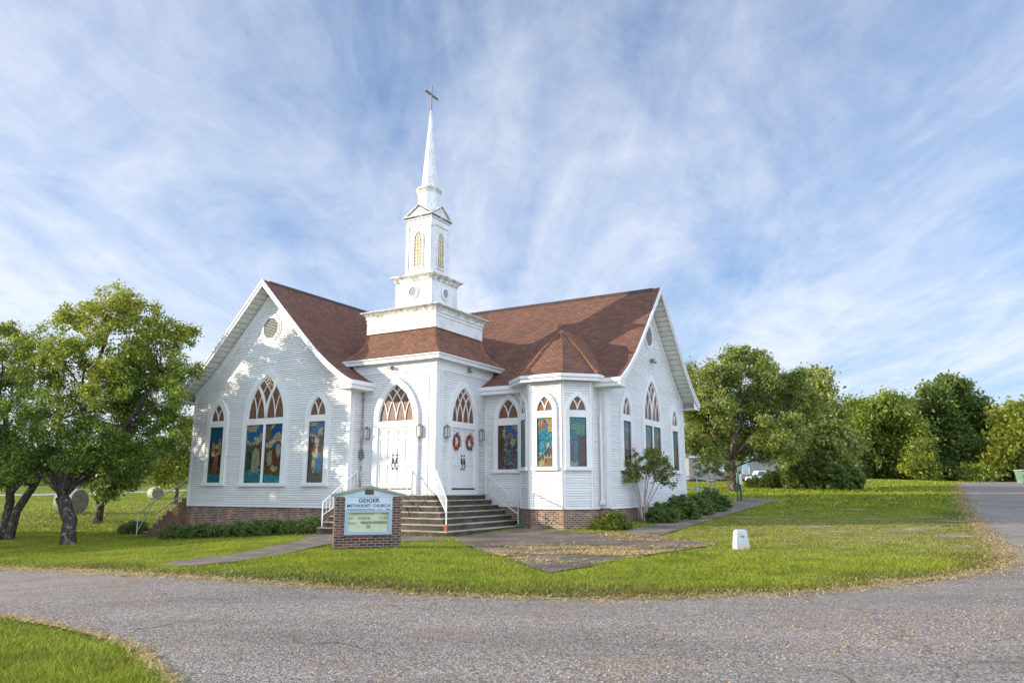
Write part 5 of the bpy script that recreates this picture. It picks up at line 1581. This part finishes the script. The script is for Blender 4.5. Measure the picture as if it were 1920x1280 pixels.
for k, (x, y, rz, sc) in enumerate([(-34, 26.2, 1.2, .95), (-41, 31.0, 2.9, 1.0), (-47, 23.6, 4.4, .9)]):
    r = T1.copy(); COL.objects.link(r); r.location = (x, y, g1(x, y)); r.rotation_euler = (0, 0, rz); r.scale = (sc, sc, sc * .95)
    r['label'] = ['nearest', 'middle', 'farthest'][k] + ' tree of the row beyond the left edge, seen by its shadow'; r['group'] = 'trees beyond the left edge'
    for c in T1.children: c2 = c.copy(); COL.objects.link(c2); c2.parent = r
b2 = gp(14, 1012)
CL2 = [(10, 690, 50), (50, 700, 40), (-30, 720, 60), (20, 770, 60), (-30, 800, 60), (60, 800, 45), (10, 850, 55), (-40, 870, 60), (30, 650, 30), (-60, 640, 60), (60, 860, 40), (20, 890, 30), (-110, 760, 80), (-190, 740, 80), (-120, 860, 70), (-200, 860, 70), (-150, 660, 60)]
tree('pear_tree', b2, [([(0, 0, -.2), tuple(ad(30, 960, b2.y) - b2), tuple(ad(60, 915, b2.y) - b2), tuple(ad(80, 880, b2.y + .3) - b2)], .19, .12),
      ([(-.3, .1, -.2), tuple(ad(18, 940, b2.y) - b2), tuple(ad(20, 880, b2.y) - b2), tuple(ad(10, 780, b2.y) - b2)], .20, .10),
      ([tuple(ad(18, 925, b2.y) - b2), tuple(ad(50, 890, b2.y + .3) - b2)], .14, .08)],
     clset(CL2, b2.y - .8, b2, 3.2), LEAF1, BARK, per=30, dens=50, spread=.14, size=.062, seed=12,
     label='leaning double-trunked tree cut by the left edge of the photo', cat='tree')
b3 = gp(182, 980)
CL3 = [(190, 860, 34), (230, 850, 34), (265, 870, 26), (170, 890, 30), (210, 890, 26), (240, 900, 18), (200, 920, 22), (150, 860, 28)]
tree('orchard_tree', b3, [([(0, 0, -.2), (.1, 0, .9), tuple(ad(205, 925, b3.y) - b3)], .24, .14), ([(.1, 0, .9), tuple(ad(172, 920, b3.y) - b3)], .14, .08)],
     clset(CL3, b3.y, b3, 1.2), LEAF1, BARK, per=24, dens=44, spread=.2, size=.10, seed=13,
     label='smaller tree with pale trunk standing in the yard behind the big left tree', cat='tree')
b4 = gp(328, 945)
CL4 = [(335, 800, 26), (350, 840, 30), (320, 860, 34), (300, 890, 30), (340, 890, 28), (280, 880, 24), (310, 830, 22), (360, 800, 20)]
tree('yellowing_tree', b4, [([(0, 0, -.2), (.1, 0, 1.5), tuple(ad(332, 860, b4.y) - b4)], .22, .1)],
     clset(CL4, b4.y, b4, 2.0), LEAF4, BARK, per=24, dens=22, spread=.35, size=.15, seed=14,
     label='yellow-green tree just left of the church wall beyond the side steps', cat='tree')

# right-hand round tree and its neighbours
b5 = gp(1378, 921)
CL5 = [(1400, 690, 34), (1360, 700, 34), (1320, 715, 34), (1440, 705, 30), (1300, 760, 34), (1345, 755, 42), (1395, 745, 45), (1445, 755, 45), (1310, 810, 36), (1355, 810, 42), (1405, 800, 45), (1450, 805, 42), (1330, 850, 26), (1380, 850, 32), (1430, 845, 32), (1480, 720, 30), (1490, 770, 40), (1490, 820, 34), (1290, 700, 22), (1470, 850, 24), (1288, 830, 24), (1380, 672, 20)]
tree('round_tree', b5, [([(0, 0, -.2), (-.15, 0, 1.3), tuple(ad(1368, 860, b5.y) - b5)], .42, .30),
      ([tuple(ad(1368, 862, b5.y) - b5), tuple(ad(1330, 800, b5.y) - b5), tuple(ad(1310, 740, b5.y) - b5)], .2, .06),
      ([tuple(ad(1368, 862, b5.y) - b5), tuple(ad(1385, 790, b5.y) - b5), tuple(ad(1390, 710, b5.y) - b5)], .22, .06),
      ([tuple(ad(1368, 862, b5.y) - b5), tuple(ad(1420, 810, b5.y) - b5), tuple(ad(1470, 760, b5.y) - b5)], .2, .06)],
     clset(CL5, b5.y, b5, 3.0), LEAF2, BARK, per=38, dens=42, spread=.22, size=.095, seed=15, ragged=8,
     label='large round-crowned tree with thick mottled trunk behind the right end of the church', cat='tree')
def simple_tree(name, px, py, Y, L, leaf, seed, label, per=24, dens=9, size=.22, spread=.55, jy=3.0, r0=.3, group=None, grow=.6, bark=None, low=0):
    if group == WG: L = [(a_, b_ + 8, c_) for a_, b_, c_ in L]
    P = ad(px, py, Y); base = Vector((P.x, Y, float(g(P.x, Y))))
    topc = min(L, key=lambda q: q[1])
    lo = max(L, key=lambda q: q[1])
    st = [([(0, 0, -.3), tuple((ad((px + lo[0]) / 2, lo[1], Y) - base) * .8), tuple(ad(topc[0], topc[1] + topc[2], Y) - base)], r0, .08)]
    return tree(name, base, st, clset(L, Y, base, jy), leaf, bark or BARK, per=per, dens=dens, spread=spread, size=size, seed=seed, label=label, cat='tree', group=group, ragged=10)
WG = 'trees closing the view beyond the lawn'
simple_tree('conical_tree', 1535, 905, 62, [(1525, 715, 24), (1510, 760, 34), (1545, 770, 30), (1520, 810, 36), (1560, 815, 26), (1530, 850, 36), (1565, 860, 26), (1500, 850, 30), (1545, 885, 34), (1580, 885, 24), (1535, 740, 24), (1560, 790, 26), (1578, 838, 26), (1545, 830, 34), (1575, 870, 30), (1500, 800, 34), (1495, 880, 30), (1480, 740, 30)], LEAF2, 16, 'dark tapering tree leaning against the right side of the round tree', size=.17, spread=.4, dens=24)
WG = 'trees closing the view beyond the lawn'
simple_tree('wood_tree', 1640, 905, 92, [(1620, 775, 34), (1660, 765, 34), (1690, 775, 30), (1600, 820, 34), (1650, 820, 44), (1700, 825, 40), (1610, 860, 36), (1660, 870, 40), (1705, 875, 34), (1630, 890, 30), (1590, 850, 26), (1675, 745, 16)], LEAF3, 17, 'broad yellow-green tree at the near left of the background wood', group=WG, dens=18, per=30)
simple_tree('wood_tree', 1790, 905, 96, [(1780, 735, 32), (1750, 745, 26), (1820, 750, 30), (1770, 790, 42), (1820, 800, 42), (1740, 800, 34), (1855, 790, 20), (1790, 850, 44), (1840, 850, 36), (1745, 860, 34), (1860, 845, 26), (1800, 885, 34), (1760, 890, 30), (1790, 712, 12), (1840, 762, 18), (1735, 760, 18)], LEAFD, 18, 'tallest dark green tree of the background wood', group=WG, dens=18, per=30, r0=.4)
simple_tree('wood_tree', 1905, 903, 84, [(1900, 775, 26), (1930, 765, 34), (1890, 820, 30), (1925, 815, 40), (1885, 860, 28), (1920, 865, 36), (1960, 840, 50)], LEAF4, 19, 'golden-green tree cut by the right edge of the photo', group=WG, dens=13, per=24)
simple_tree('wood_tree', 1722, 905, 86, [(1725, 845, 20), (1715, 870, 20), (1735, 868, 20), (1745, 890, 16), (1722, 892, 18)], LEAF4, 20, 'small bright yellow tree in front of the wood', group=WG, dens=18, per=18, size=.17, spread=.4, r0=.12)
simple_tree('wood_tree', 1845, 905, 84, [(1835, 880, 16), (1850, 885, 16), (1820, 890, 14), (1815, 875, 10)], LEAF3, 21, 'low bushy sapling beside the road end at the foot of the wood', group=WG, dens=20, per=18, size=.16, spread=.35, r0=.1, jy=1)
# trees seen behind the round tree and past it, further back
for k, (px, Y, L, lf, lab) in enumerate([
    (1300, 105, [(1290, 850, 34), (1330, 840, 36), (1310, 880, 30), (1270, 870, 30)], LEAFD, 'dark tree behind the right end of the church wall'),
    (1390, 120, [(1380, 845, 34), (1420, 840, 34), (1400, 870, 20), (1350, 850, 30)], LEAFD, 'dark tree rising behind the pale trailer home'),
    (1480, 120, [(1460, 840, 34), (1500, 835, 36), (1540, 845, 34)], LEAF3, 'mid green tree behind the right half of the trailer home'),
    (1600, 112, [(1580, 800, 30), (1600, 840, 40), (1575, 870, 36), (1610, 775, 20)], LEAF3, 'paler tree filling the gap between round tree and wood'),
    (1880, 110, [(1870, 840, 30), (1880, 870, 34), (1900, 880, 30), (1905, 850, 30)], LEAFD, 'dark tree low in the gap before the road end')]):
    simple_tree('wood_tree', px, 905, Y, L, lf, 30 + k, lab, group=WG, dens=10, size=.3, spread=.8, per=22)
for k, (px, Y, L, lf, lab) in enumerate([
    (20, 150, [(10, 880, 22), (40, 885, 20), (-10, 890, 26), (25, 900, 16)], LEAFD, 'dark far tree on the rise at the extreme left'),
    (95, 165, [(80, 875, 22), (110, 870, 24), (95, 892, 18)], LEAF3, 'far tree seen between the two left trunks'),
    (165, 170, [(150, 880, 20), (180, 878, 20), (165, 893, 14)], LEAFD, 'far tree on the rise directly behind the big left trunk'),
    (235, 175, [(215, 868, 22), (250, 862, 24), (235, 885, 18), (270, 880, 16)], LEAF4, 'far pale tree on the rise right of the smaller yard tree'),
    (305, 180, [(290, 868, 20), (325, 862, 22), (310, 885, 18), (345, 880, 18)], LEAFD, 'far dark tree on the rise next to the church wall')]):
    simple_tree('far_tree', px, 908, Y, L, lf, 50 + k, lab, group='trees on the far rise at left', dens=9, size=.42, spread=1.0, per=22, jy=5)

# crape myrtles
def myrtle(px, py, hgt, spreadr, leaf, label, seed, dens, nst=7):
    base = gp(px, py); rnd = random.Random(seed); stems, cl = [], []
    for k in range(nst):
        a = k * 2.399 + rnd.uniform(-.3, .3); t = .35 + .65 * ((k + .5) / nst)
        ex = math.cos(a) * spreadr * t; ey = math.sin(a) * spreadr * .8 * t; ez = hgt * (.93 - .28 * t * t)
        stems.append(([(math.cos(a) * .06, math.sin(a) * .06, -.05), (ex * .22, ey * .22, ez * .33), (ex * .62, ey * .62, ez * .66), (ex, ey, ez * .93)], .034, .010))
        cl.append(((ex, ey, ez * .9), (.34, .34, .30))); cl.append(((ex * .72, ey * .72, ez * .72), (.30, .30, .26)))
        if t > .7: cl.append(((ex * 1.12, ey * 1.12, ez * .68), (.22, .22, .18)))
    return tree('crape_myrtle', base, stems, cl, leaf, BARKP, per=11, dens=dens * .8, spread=.06, size=.050, seed=seed, twigs=.9, shell=.3, ragged=0, trunkname='stem', label=label, cat='small tree')
myrtle(1207, 979, 3.3, 1.2, LEAF6, 'small pale-stemmed tree with yellow-green leaves before the right gable windows', 61, 270, 9)
myrtle(1338, 943, 2.9, .85, LEAF6, 'small pale-stemmed tree beyond the church corner near the path bend', 62, 170, 6)

# shrubs
def shrub_mesh(seed, leaf, rx=.55, ry=.5, h=.62, n=190, per=24, size=.034):
    rng = np.random.default_rng(seed)
    th = rng.random(n) * 6.283; ph = np.arccos(1 - rng.random(n) * 1.05); q = .72 + .30 * rng.random(n)
    lump = 1 + .12 * np.sin(th * 3 + seed) + .1 * np.sin(ph * 5 + seed)
    c = np.stack([rx * np.sin(ph) * np.cos(th) * q * lump, ry * np.sin(ph) * np.sin(th) * q * lump, .03 + h * np.clip(np.cos(ph), 0, 1) * q * lump], -1)
    V, F = leafcloud(c, per, .05, size, rng)
    V[:, 2] = np.maximum(V[:, 2], -.02)
    f = fastmesh('foliage', V, F, leaf)
    mb = MB(); rnd = random.Random(seed)
    for k in range(22):
        p = Vector(c[k * 5 % n]) * .92; mb.tube([Vector((rnd.gauss(0, .04), rnd.gauss(0, .04), -.05)), p * .5 + Vector((0, 0, .05)), p], [.014, .01, .004], 4, raw=True, cap=False)
    s = mb.obj('stem', BARK); return f, s
def place_shrub(src, P, sx, sz, rz, label, group=None, name='shrub', first=False):
    r = empty(name, (P[0], P[1], P[2]), rz, label=label, cat='shrub', group=group); r.scale = (sx, sx, sz)
    for o in src:
        c = o if first else o.copy()
        if not first: COL.objects.link(c)
        c.parent = r
    return r
sA = shrub_mesh(3, LEAF5); 
G1 = 'low evergreen shrubs along the foundation under the left gable'
labs = ['shrub under the left gable nearest the side steps', 'second shrub from the side steps under the left gable', 'third shrub from the side steps under the left gable', 'fourth shrub from the side steps, left of the middle window',
        'shrub under the left part of the middle double window', 'shrub under the right part of the middle double window', 'third shrub from the front steps under the left gable', 'second shrub from the front steps under the left gable', 'shrub under the left gable touching the front steps']
rnd = random.Random(9)
for k in range(9):
    y = 12.4 - k * .985 + rnd.uniform(-.1, .1); x = -1.42 + rnd.uniform(-.1, .1)
    P = loc2w(x, y); sc = rnd.uniform(.86, 1.06)
    place_shrub(sA, (P.x, P.y, float(g(P.x, P.y)) - .02), sc * 1.02, sc * rnd.uniform(.93, 1.1), rnd.uniform(0, 6), 'dark green low ' + labs[k], G1, first=(k == 0))
sB = shrub_mesh(8, LEAF5, .8, .75, .95, 330, 34, .040)
for k, (lx, ly, sc, lab) in enumerate([(5.9, -6.45, .80, 'shrub behind the small tree by the right gable'), (7.8, -6.6, 1.0, 'middle rounded shrub under the right gable windows'), (9.9, -6.6, .98, 'third rounded shrub under the right gable'), (12.2, -6.6, 1.08, 'last rounded shrub at the far right church corner')]):
    P = loc2w(lx, ly); P.z = g1(P.x, P.y); place_shrub(sB, (P.x, P.y, P.z - .02), sc, sc * .98, k * 1.3, 'dark green ' + lab, 'rounded shrubs under the right gable', first=(k == 0))
sC = shrub_mesh(12, LEAF6, .66, .5, .52, 220, 30, .036)
P = Vector((3.50, 26.55, g1(3.5, 26.55))); place_shrub(sC, (P.x, P.y, P.z), 1.05, 1.0, 0, 'low yellow-green shrub at the foot of the bay brickwork', first=True)
P = gp(248, 1001); place_shrub(sA, (P.x, P.y, P.z), 1.25, .95, 1., 'loose shrub at the foot of the brick side steps')
P = gp(322, 990); place_shrub(sA, (P.x + .2, P.y + 1.0, P.z), 1.0, 1.1, 2., 'shrub filling the angle between side steps and church corner')
# hedge thicket right of the round tree
sD = shrub_mesh(21, LEAFD, 1.7, 1.5, 2.3, 480, 30, .11)
for k, (px, Y, sc, lab) in enumerate([(1445, 60, .6, 'left end of the dark thicket right of the round tree trunk'), (1475, 60, .8, 'second bush of the dark thicket from its left end'), (1508, 58, 1.05, 'tallest part of the dark thicket before the trailer home'), (1545, 57, 1.15, 'bush of the dark thicket under the tapering tree'), (1580, 57, .9, 'right end bush of the dark thicket, nearest the lawn hollow'), (1415, 61, .45, 'small olive bush just right of the round tree trunk')]):
    P = ad(px, 905, Y); place_shrub(sD, (P.x, Y, float(g(P.x, Y)) - .05), sc, sc, k, lab, 'bushes of the thicket right of the round tree', name='bush', first=(k == 0))
for k, (px, Y, sc, lab) in enumerate([(1600, 90, 1.2, 'bush at the left foot of the background wood'), (1660, 92, 1.3, 'bush below the broad tree of the wood'), (1700, 90, 1.1, 'bush between the broad tree and the yellow tree'), (1770, 90, 1.2, 'bush below the tallest tree of the wood'), (1800, 90, 1.2, 'bush left of the road end'), (1870, 92, 1.3, 'bush behind the road end'), (1900, 92, 1.2, 'bush beside the dumpster')]):
    P = ad(px, 905, Y); place_shrub(sD, (P.x, Y, float(g(P.x, Y)) - .05), sc, sc, k + 2.2, 'dark leafy ' + lab, 'bushes at the foot of the background wood', name='bush')

# hay bales
HAY = mat('hay_wrap', (.4, .4, .28), .8, f_conc((.26, .27, .18), (.36, .37, .26), (.48, .48, .36), 3)); HAYE = mat('hay_end', (.14, .12, .09), .95, f_conc((.07, .06, .045), (.15, .13, .10), (.25, .22, .16), 4))
def bale(px, py, R, L, rz, lab):
    P = gp(px, py); r = empty('hay_bale', (P.x, P.y, P.z), rz, label=lab, cat='hay bale', group='round hay bales in the field')
    T = lambda x, y, z: Vector((z, x, y + R))
    n = 28
    c = [(R * math.cos(2 * math.pi * k / n), R * math.sin(2 * math.pi * k / n)) for k in range(n)]
    mb = MB(T)
    Lk = [-L / 2, -L / 2 + .06, -L * .2, 0, L * .2, L / 2 - .06, L / 2]; Rk = [.94, 1, 1.01, 1.0, 1.01, 1, .94]
    for a in range(6):
        for k in range(n):
            k2 = (k + 1) % n
            mb.face([(c[k][0] * Rk[a], c[k][1] * Rk[a], Lk[a]), (c[k2][0] * Rk[a], c[k2][1] * Rk[a], Lk[a]), (c[k2][0] * Rk[a + 1], c[k2][1] * Rk[a + 1], Lk[a + 1]), (c[k][0] * Rk[a + 1], c[k][1] * Rk[a + 1], Lk[a + 1])])
    mb.obj('wrap', HAY, r)
    mb = MB(T)
    for q in (-L / 2, L / 2):
        mb.face([(a * .94, b * .94, q) for a, b in c])
        for w_ in (.25, .5, .75): mb.band([(a * (w_ - .02), b * (w_ - .02)) for a, b in c], [(a * w_, b * w_) for a, b in c], q - .015, q + .015, closed=True)
    mb.obj('rolled_end', HAYE, r)
bale(290, 935.5, .77, 1.35, math.radians(-38), 'far round hay bale near the side steps of the church')
bale(131, 963.5, .80, 1.3, math.radians(-12), 'near round hay bale half hidden by the big left trunk')
# ------------------------------------------------------------------ background things on the right
TW = mat('trailer_siding', (.30, .29, .27), .6, f_conc((.24, .23, .22), (.29, .28, .26), (.34, .33, .31), .5)); TRF = mat('trailer_roof', (.16, .12, .11), .8, f_conc((.10, .08, .075), (.17, .13, .12), (.25, .19, .17)))
PALEB = mat('pale_blue_window', (.40, .55, .62), .2)
Pq = ad(1415, 905, 88); zg = float(g(Pq.x, 88)) - .35
tr = empty('trailer_home', (Pq.x, 88, zg), math.radians(4), label='long low grey mobile home half hidden behind the round tree and thicket', cat='mobile home')
mb = MB()
z = .55
while z < 3.0: mb.box(-8.4, 8.4, -2.0 - .012, 2.0 + .012, z, z + .15); mb.box(-8.39, 8.39, -2.0, 2.0, z + .15, z + .19); z += .19
mb.obj('wall', TW, tr)
mb = MB(); mb.box(-8.38, 8.38, -1.9, 1.9, 0, .55); mb.obj('skirting', RISER, tr)
mb = MB(); mb.T = lambda a, b, c: Vector((c, a, b)); mb.extr([(-2.25, 3.0), (2.25, 3.0), (2.25, 3.1), (0, 3.72), (-2.25, 3.1)], -8.6, 8.6); ro = mb.obj('roof', TRF, tr)
mb = MB(); mb.box(-8.62, 8.62, -2.29, -2.251, 2.94, 3.12); mb.obj('eave_board', WHITE, ro)
for a, b, c, d in ((-2.1, -1.4, 1.2, 2.7), (1.9, 2.8, .8, 2.75), (4.6, 5.0, 1.6, 2.5), (-5.4, -4.4, 1.3, 2.5)):
    mb = MB(); mb.band([(a, c), (b, c), (b, d), (a, d)], [(a - .09, c - .09), (b + .09, c - .09), (b + .09, d + .09), (a - .09, d + .09)], 2.02, 2.07, closed=True); mb.T = IDF
    mb.v = [Vector((v.x, -v.z, v.y)) for v in mb.v]
    wf = mb.obj('window', WHITE, tr)
    mb = MB(); mb.box(a, b, -2.04, -2.015, c, d); mb.obj('pane', PALEB if a != 4.6 else BLACK, wf)
# parked pickup, small in the gap
Pc = ad(1428, 905, 83); zc = float(g(Pc.x, 83)) - .35
car = empty('parked_truck', (Pc.x, 83, zc), math.radians(8), label='small pale pickup truck parked before the trailer home', cat='truck'); car.scale = (.72, .72, .86)
CARM = mat('car_white', (.72, .72, .70), .3); TAN = mat('car_load_tan', (.50, .42, .24), .7)
mb = MB(); mb.T = lambda a, b, c: Vector((a, c, b))
mb.extr([(-2.3, .45), (2.3, .45), (2.35, 1.0), (.55, 1.05), (.35, 1.75), (-.75, 1.78), (-1.25, 1.12), (-2.25, 1.0)], -.85, .85); mb.obj('body', CARM, car, bevel=.05)
mb = MB(); mb.T = lambda a, b, c: Vector((a, c, b)); mb.extr([(-1.12, 1.15), (.42, 1.12), (.26, 1.66), (-.68, 1.68)], -.87, .87); mb.obj('side_window', mat('car_glass', (.04, .12, .14), .1), car)
mb = MB(); mb.T = lambda a, b, c: Vector((a, c, b)); mb.extr([(.7, 1.02), (2.25, 1.02), (2.25, 1.75), (.7, 1.8)], -.72, .72); mb.obj('cargo', TAN, car, bevel=.04)
for x in (-1.45, 1.45):
    for y in (-.86, .72):
        mb = MB(); mb.tube([(x, y, .36), (x, y + .16, .36)], .36, 16); wh = mb.obj('wheel', BLACK, car)
        mb = MB(); mb.tube([(x, y - .01, .36), (x, y + .17, .36)], .18, 10); mb.obj('rim', PIPE, wh)
# green dumpster at the right edge
Pd = ad(1932, 905, 74); zc = float(g(Pd.x, 74))
dm = empty('dumpster', (Pd.x, 74, zc), math.radians(-8), label='green dumpster with grey lid at the right edge of the photo', cat='dumpster')
DG = mat('dumpster_green', (.16, .26, .18), .5, lambda k, b: setc(k, b, k.ramp(k.noise(OBJ(k), 3, 5), [(.35, (.10, .18, .12)), (.65, (.22, .34, .24))])))
mb = MB(); mb.T = lambda a, b, c: Vector((a, c, b)); mb.extr([(-.85, .1), (.85, .1), (1.0, 1.35), (-1.0, 1.35)], -.7, .7)
for q in (-.6, -.2, .2, .6): mb.box(q - .04, q + .04, .15, 1.3, -.76, -.70)
mb.box(-1.04, 1.04, 1.28, 1.36, -.75, .75); mb.obj('bin', DG, dm)
mb = MB(); mb.T = lambda a, b, c: Vector((a, c, b)); mb.extr([(-1.06, 1.365), (1.06, 1.365), (1.0, 1.44), (-1.0, 1.44)], -.78, .78); mb.obj('lid', mat('lid_grey', (.42, .46, .46), .5), dm)
# utility pole and its wire
WOOD = mat('pole_wood', (.16, .13, .10), .9, f_bark((.08, .065, .05), (.22, .18, .14)))
Pp = ad(1535, 700, 74); Pb = Vector((Pp.x, 74, float(g(Pp.x, 74))))
up_ = empty('utility_pole', Pb, 0, label='wooden utility pole showing its top above the tapering tree', cat='utility pole')
H = Pp.z - Pb.z
mb = MB(); mb.tube([(0, 0, -.5), (0, 0, H)], [.17, .11], 8); mb.obj('pole', WOOD, up_)
mb = MB(); mb.tube([(0, -.1, H - .1), (.45, -.1, H + .05), (.62, -.1, H - .05), (.55, -.1, H - .5)], .025, 5); mb.obj('bracket', BRONZE, up_)
Pw = ad(1860, 752, 104); Pe = ad(2050, 768, 100)
mb = MB()
Pa = ad(1765, 741, 104)
pts = [Pa.lerp(Pe, k / 16) - Vector((0, 0, .5 * math.sin(math.pi * k / 16))) for k in range(17)]
mb.tube(pts, .03, 4, raw=True)
tag(mb.obj('overhead_wire', BLACK), 'thin dark overhead wire crossing the sky gap right of the wood', 'wire')
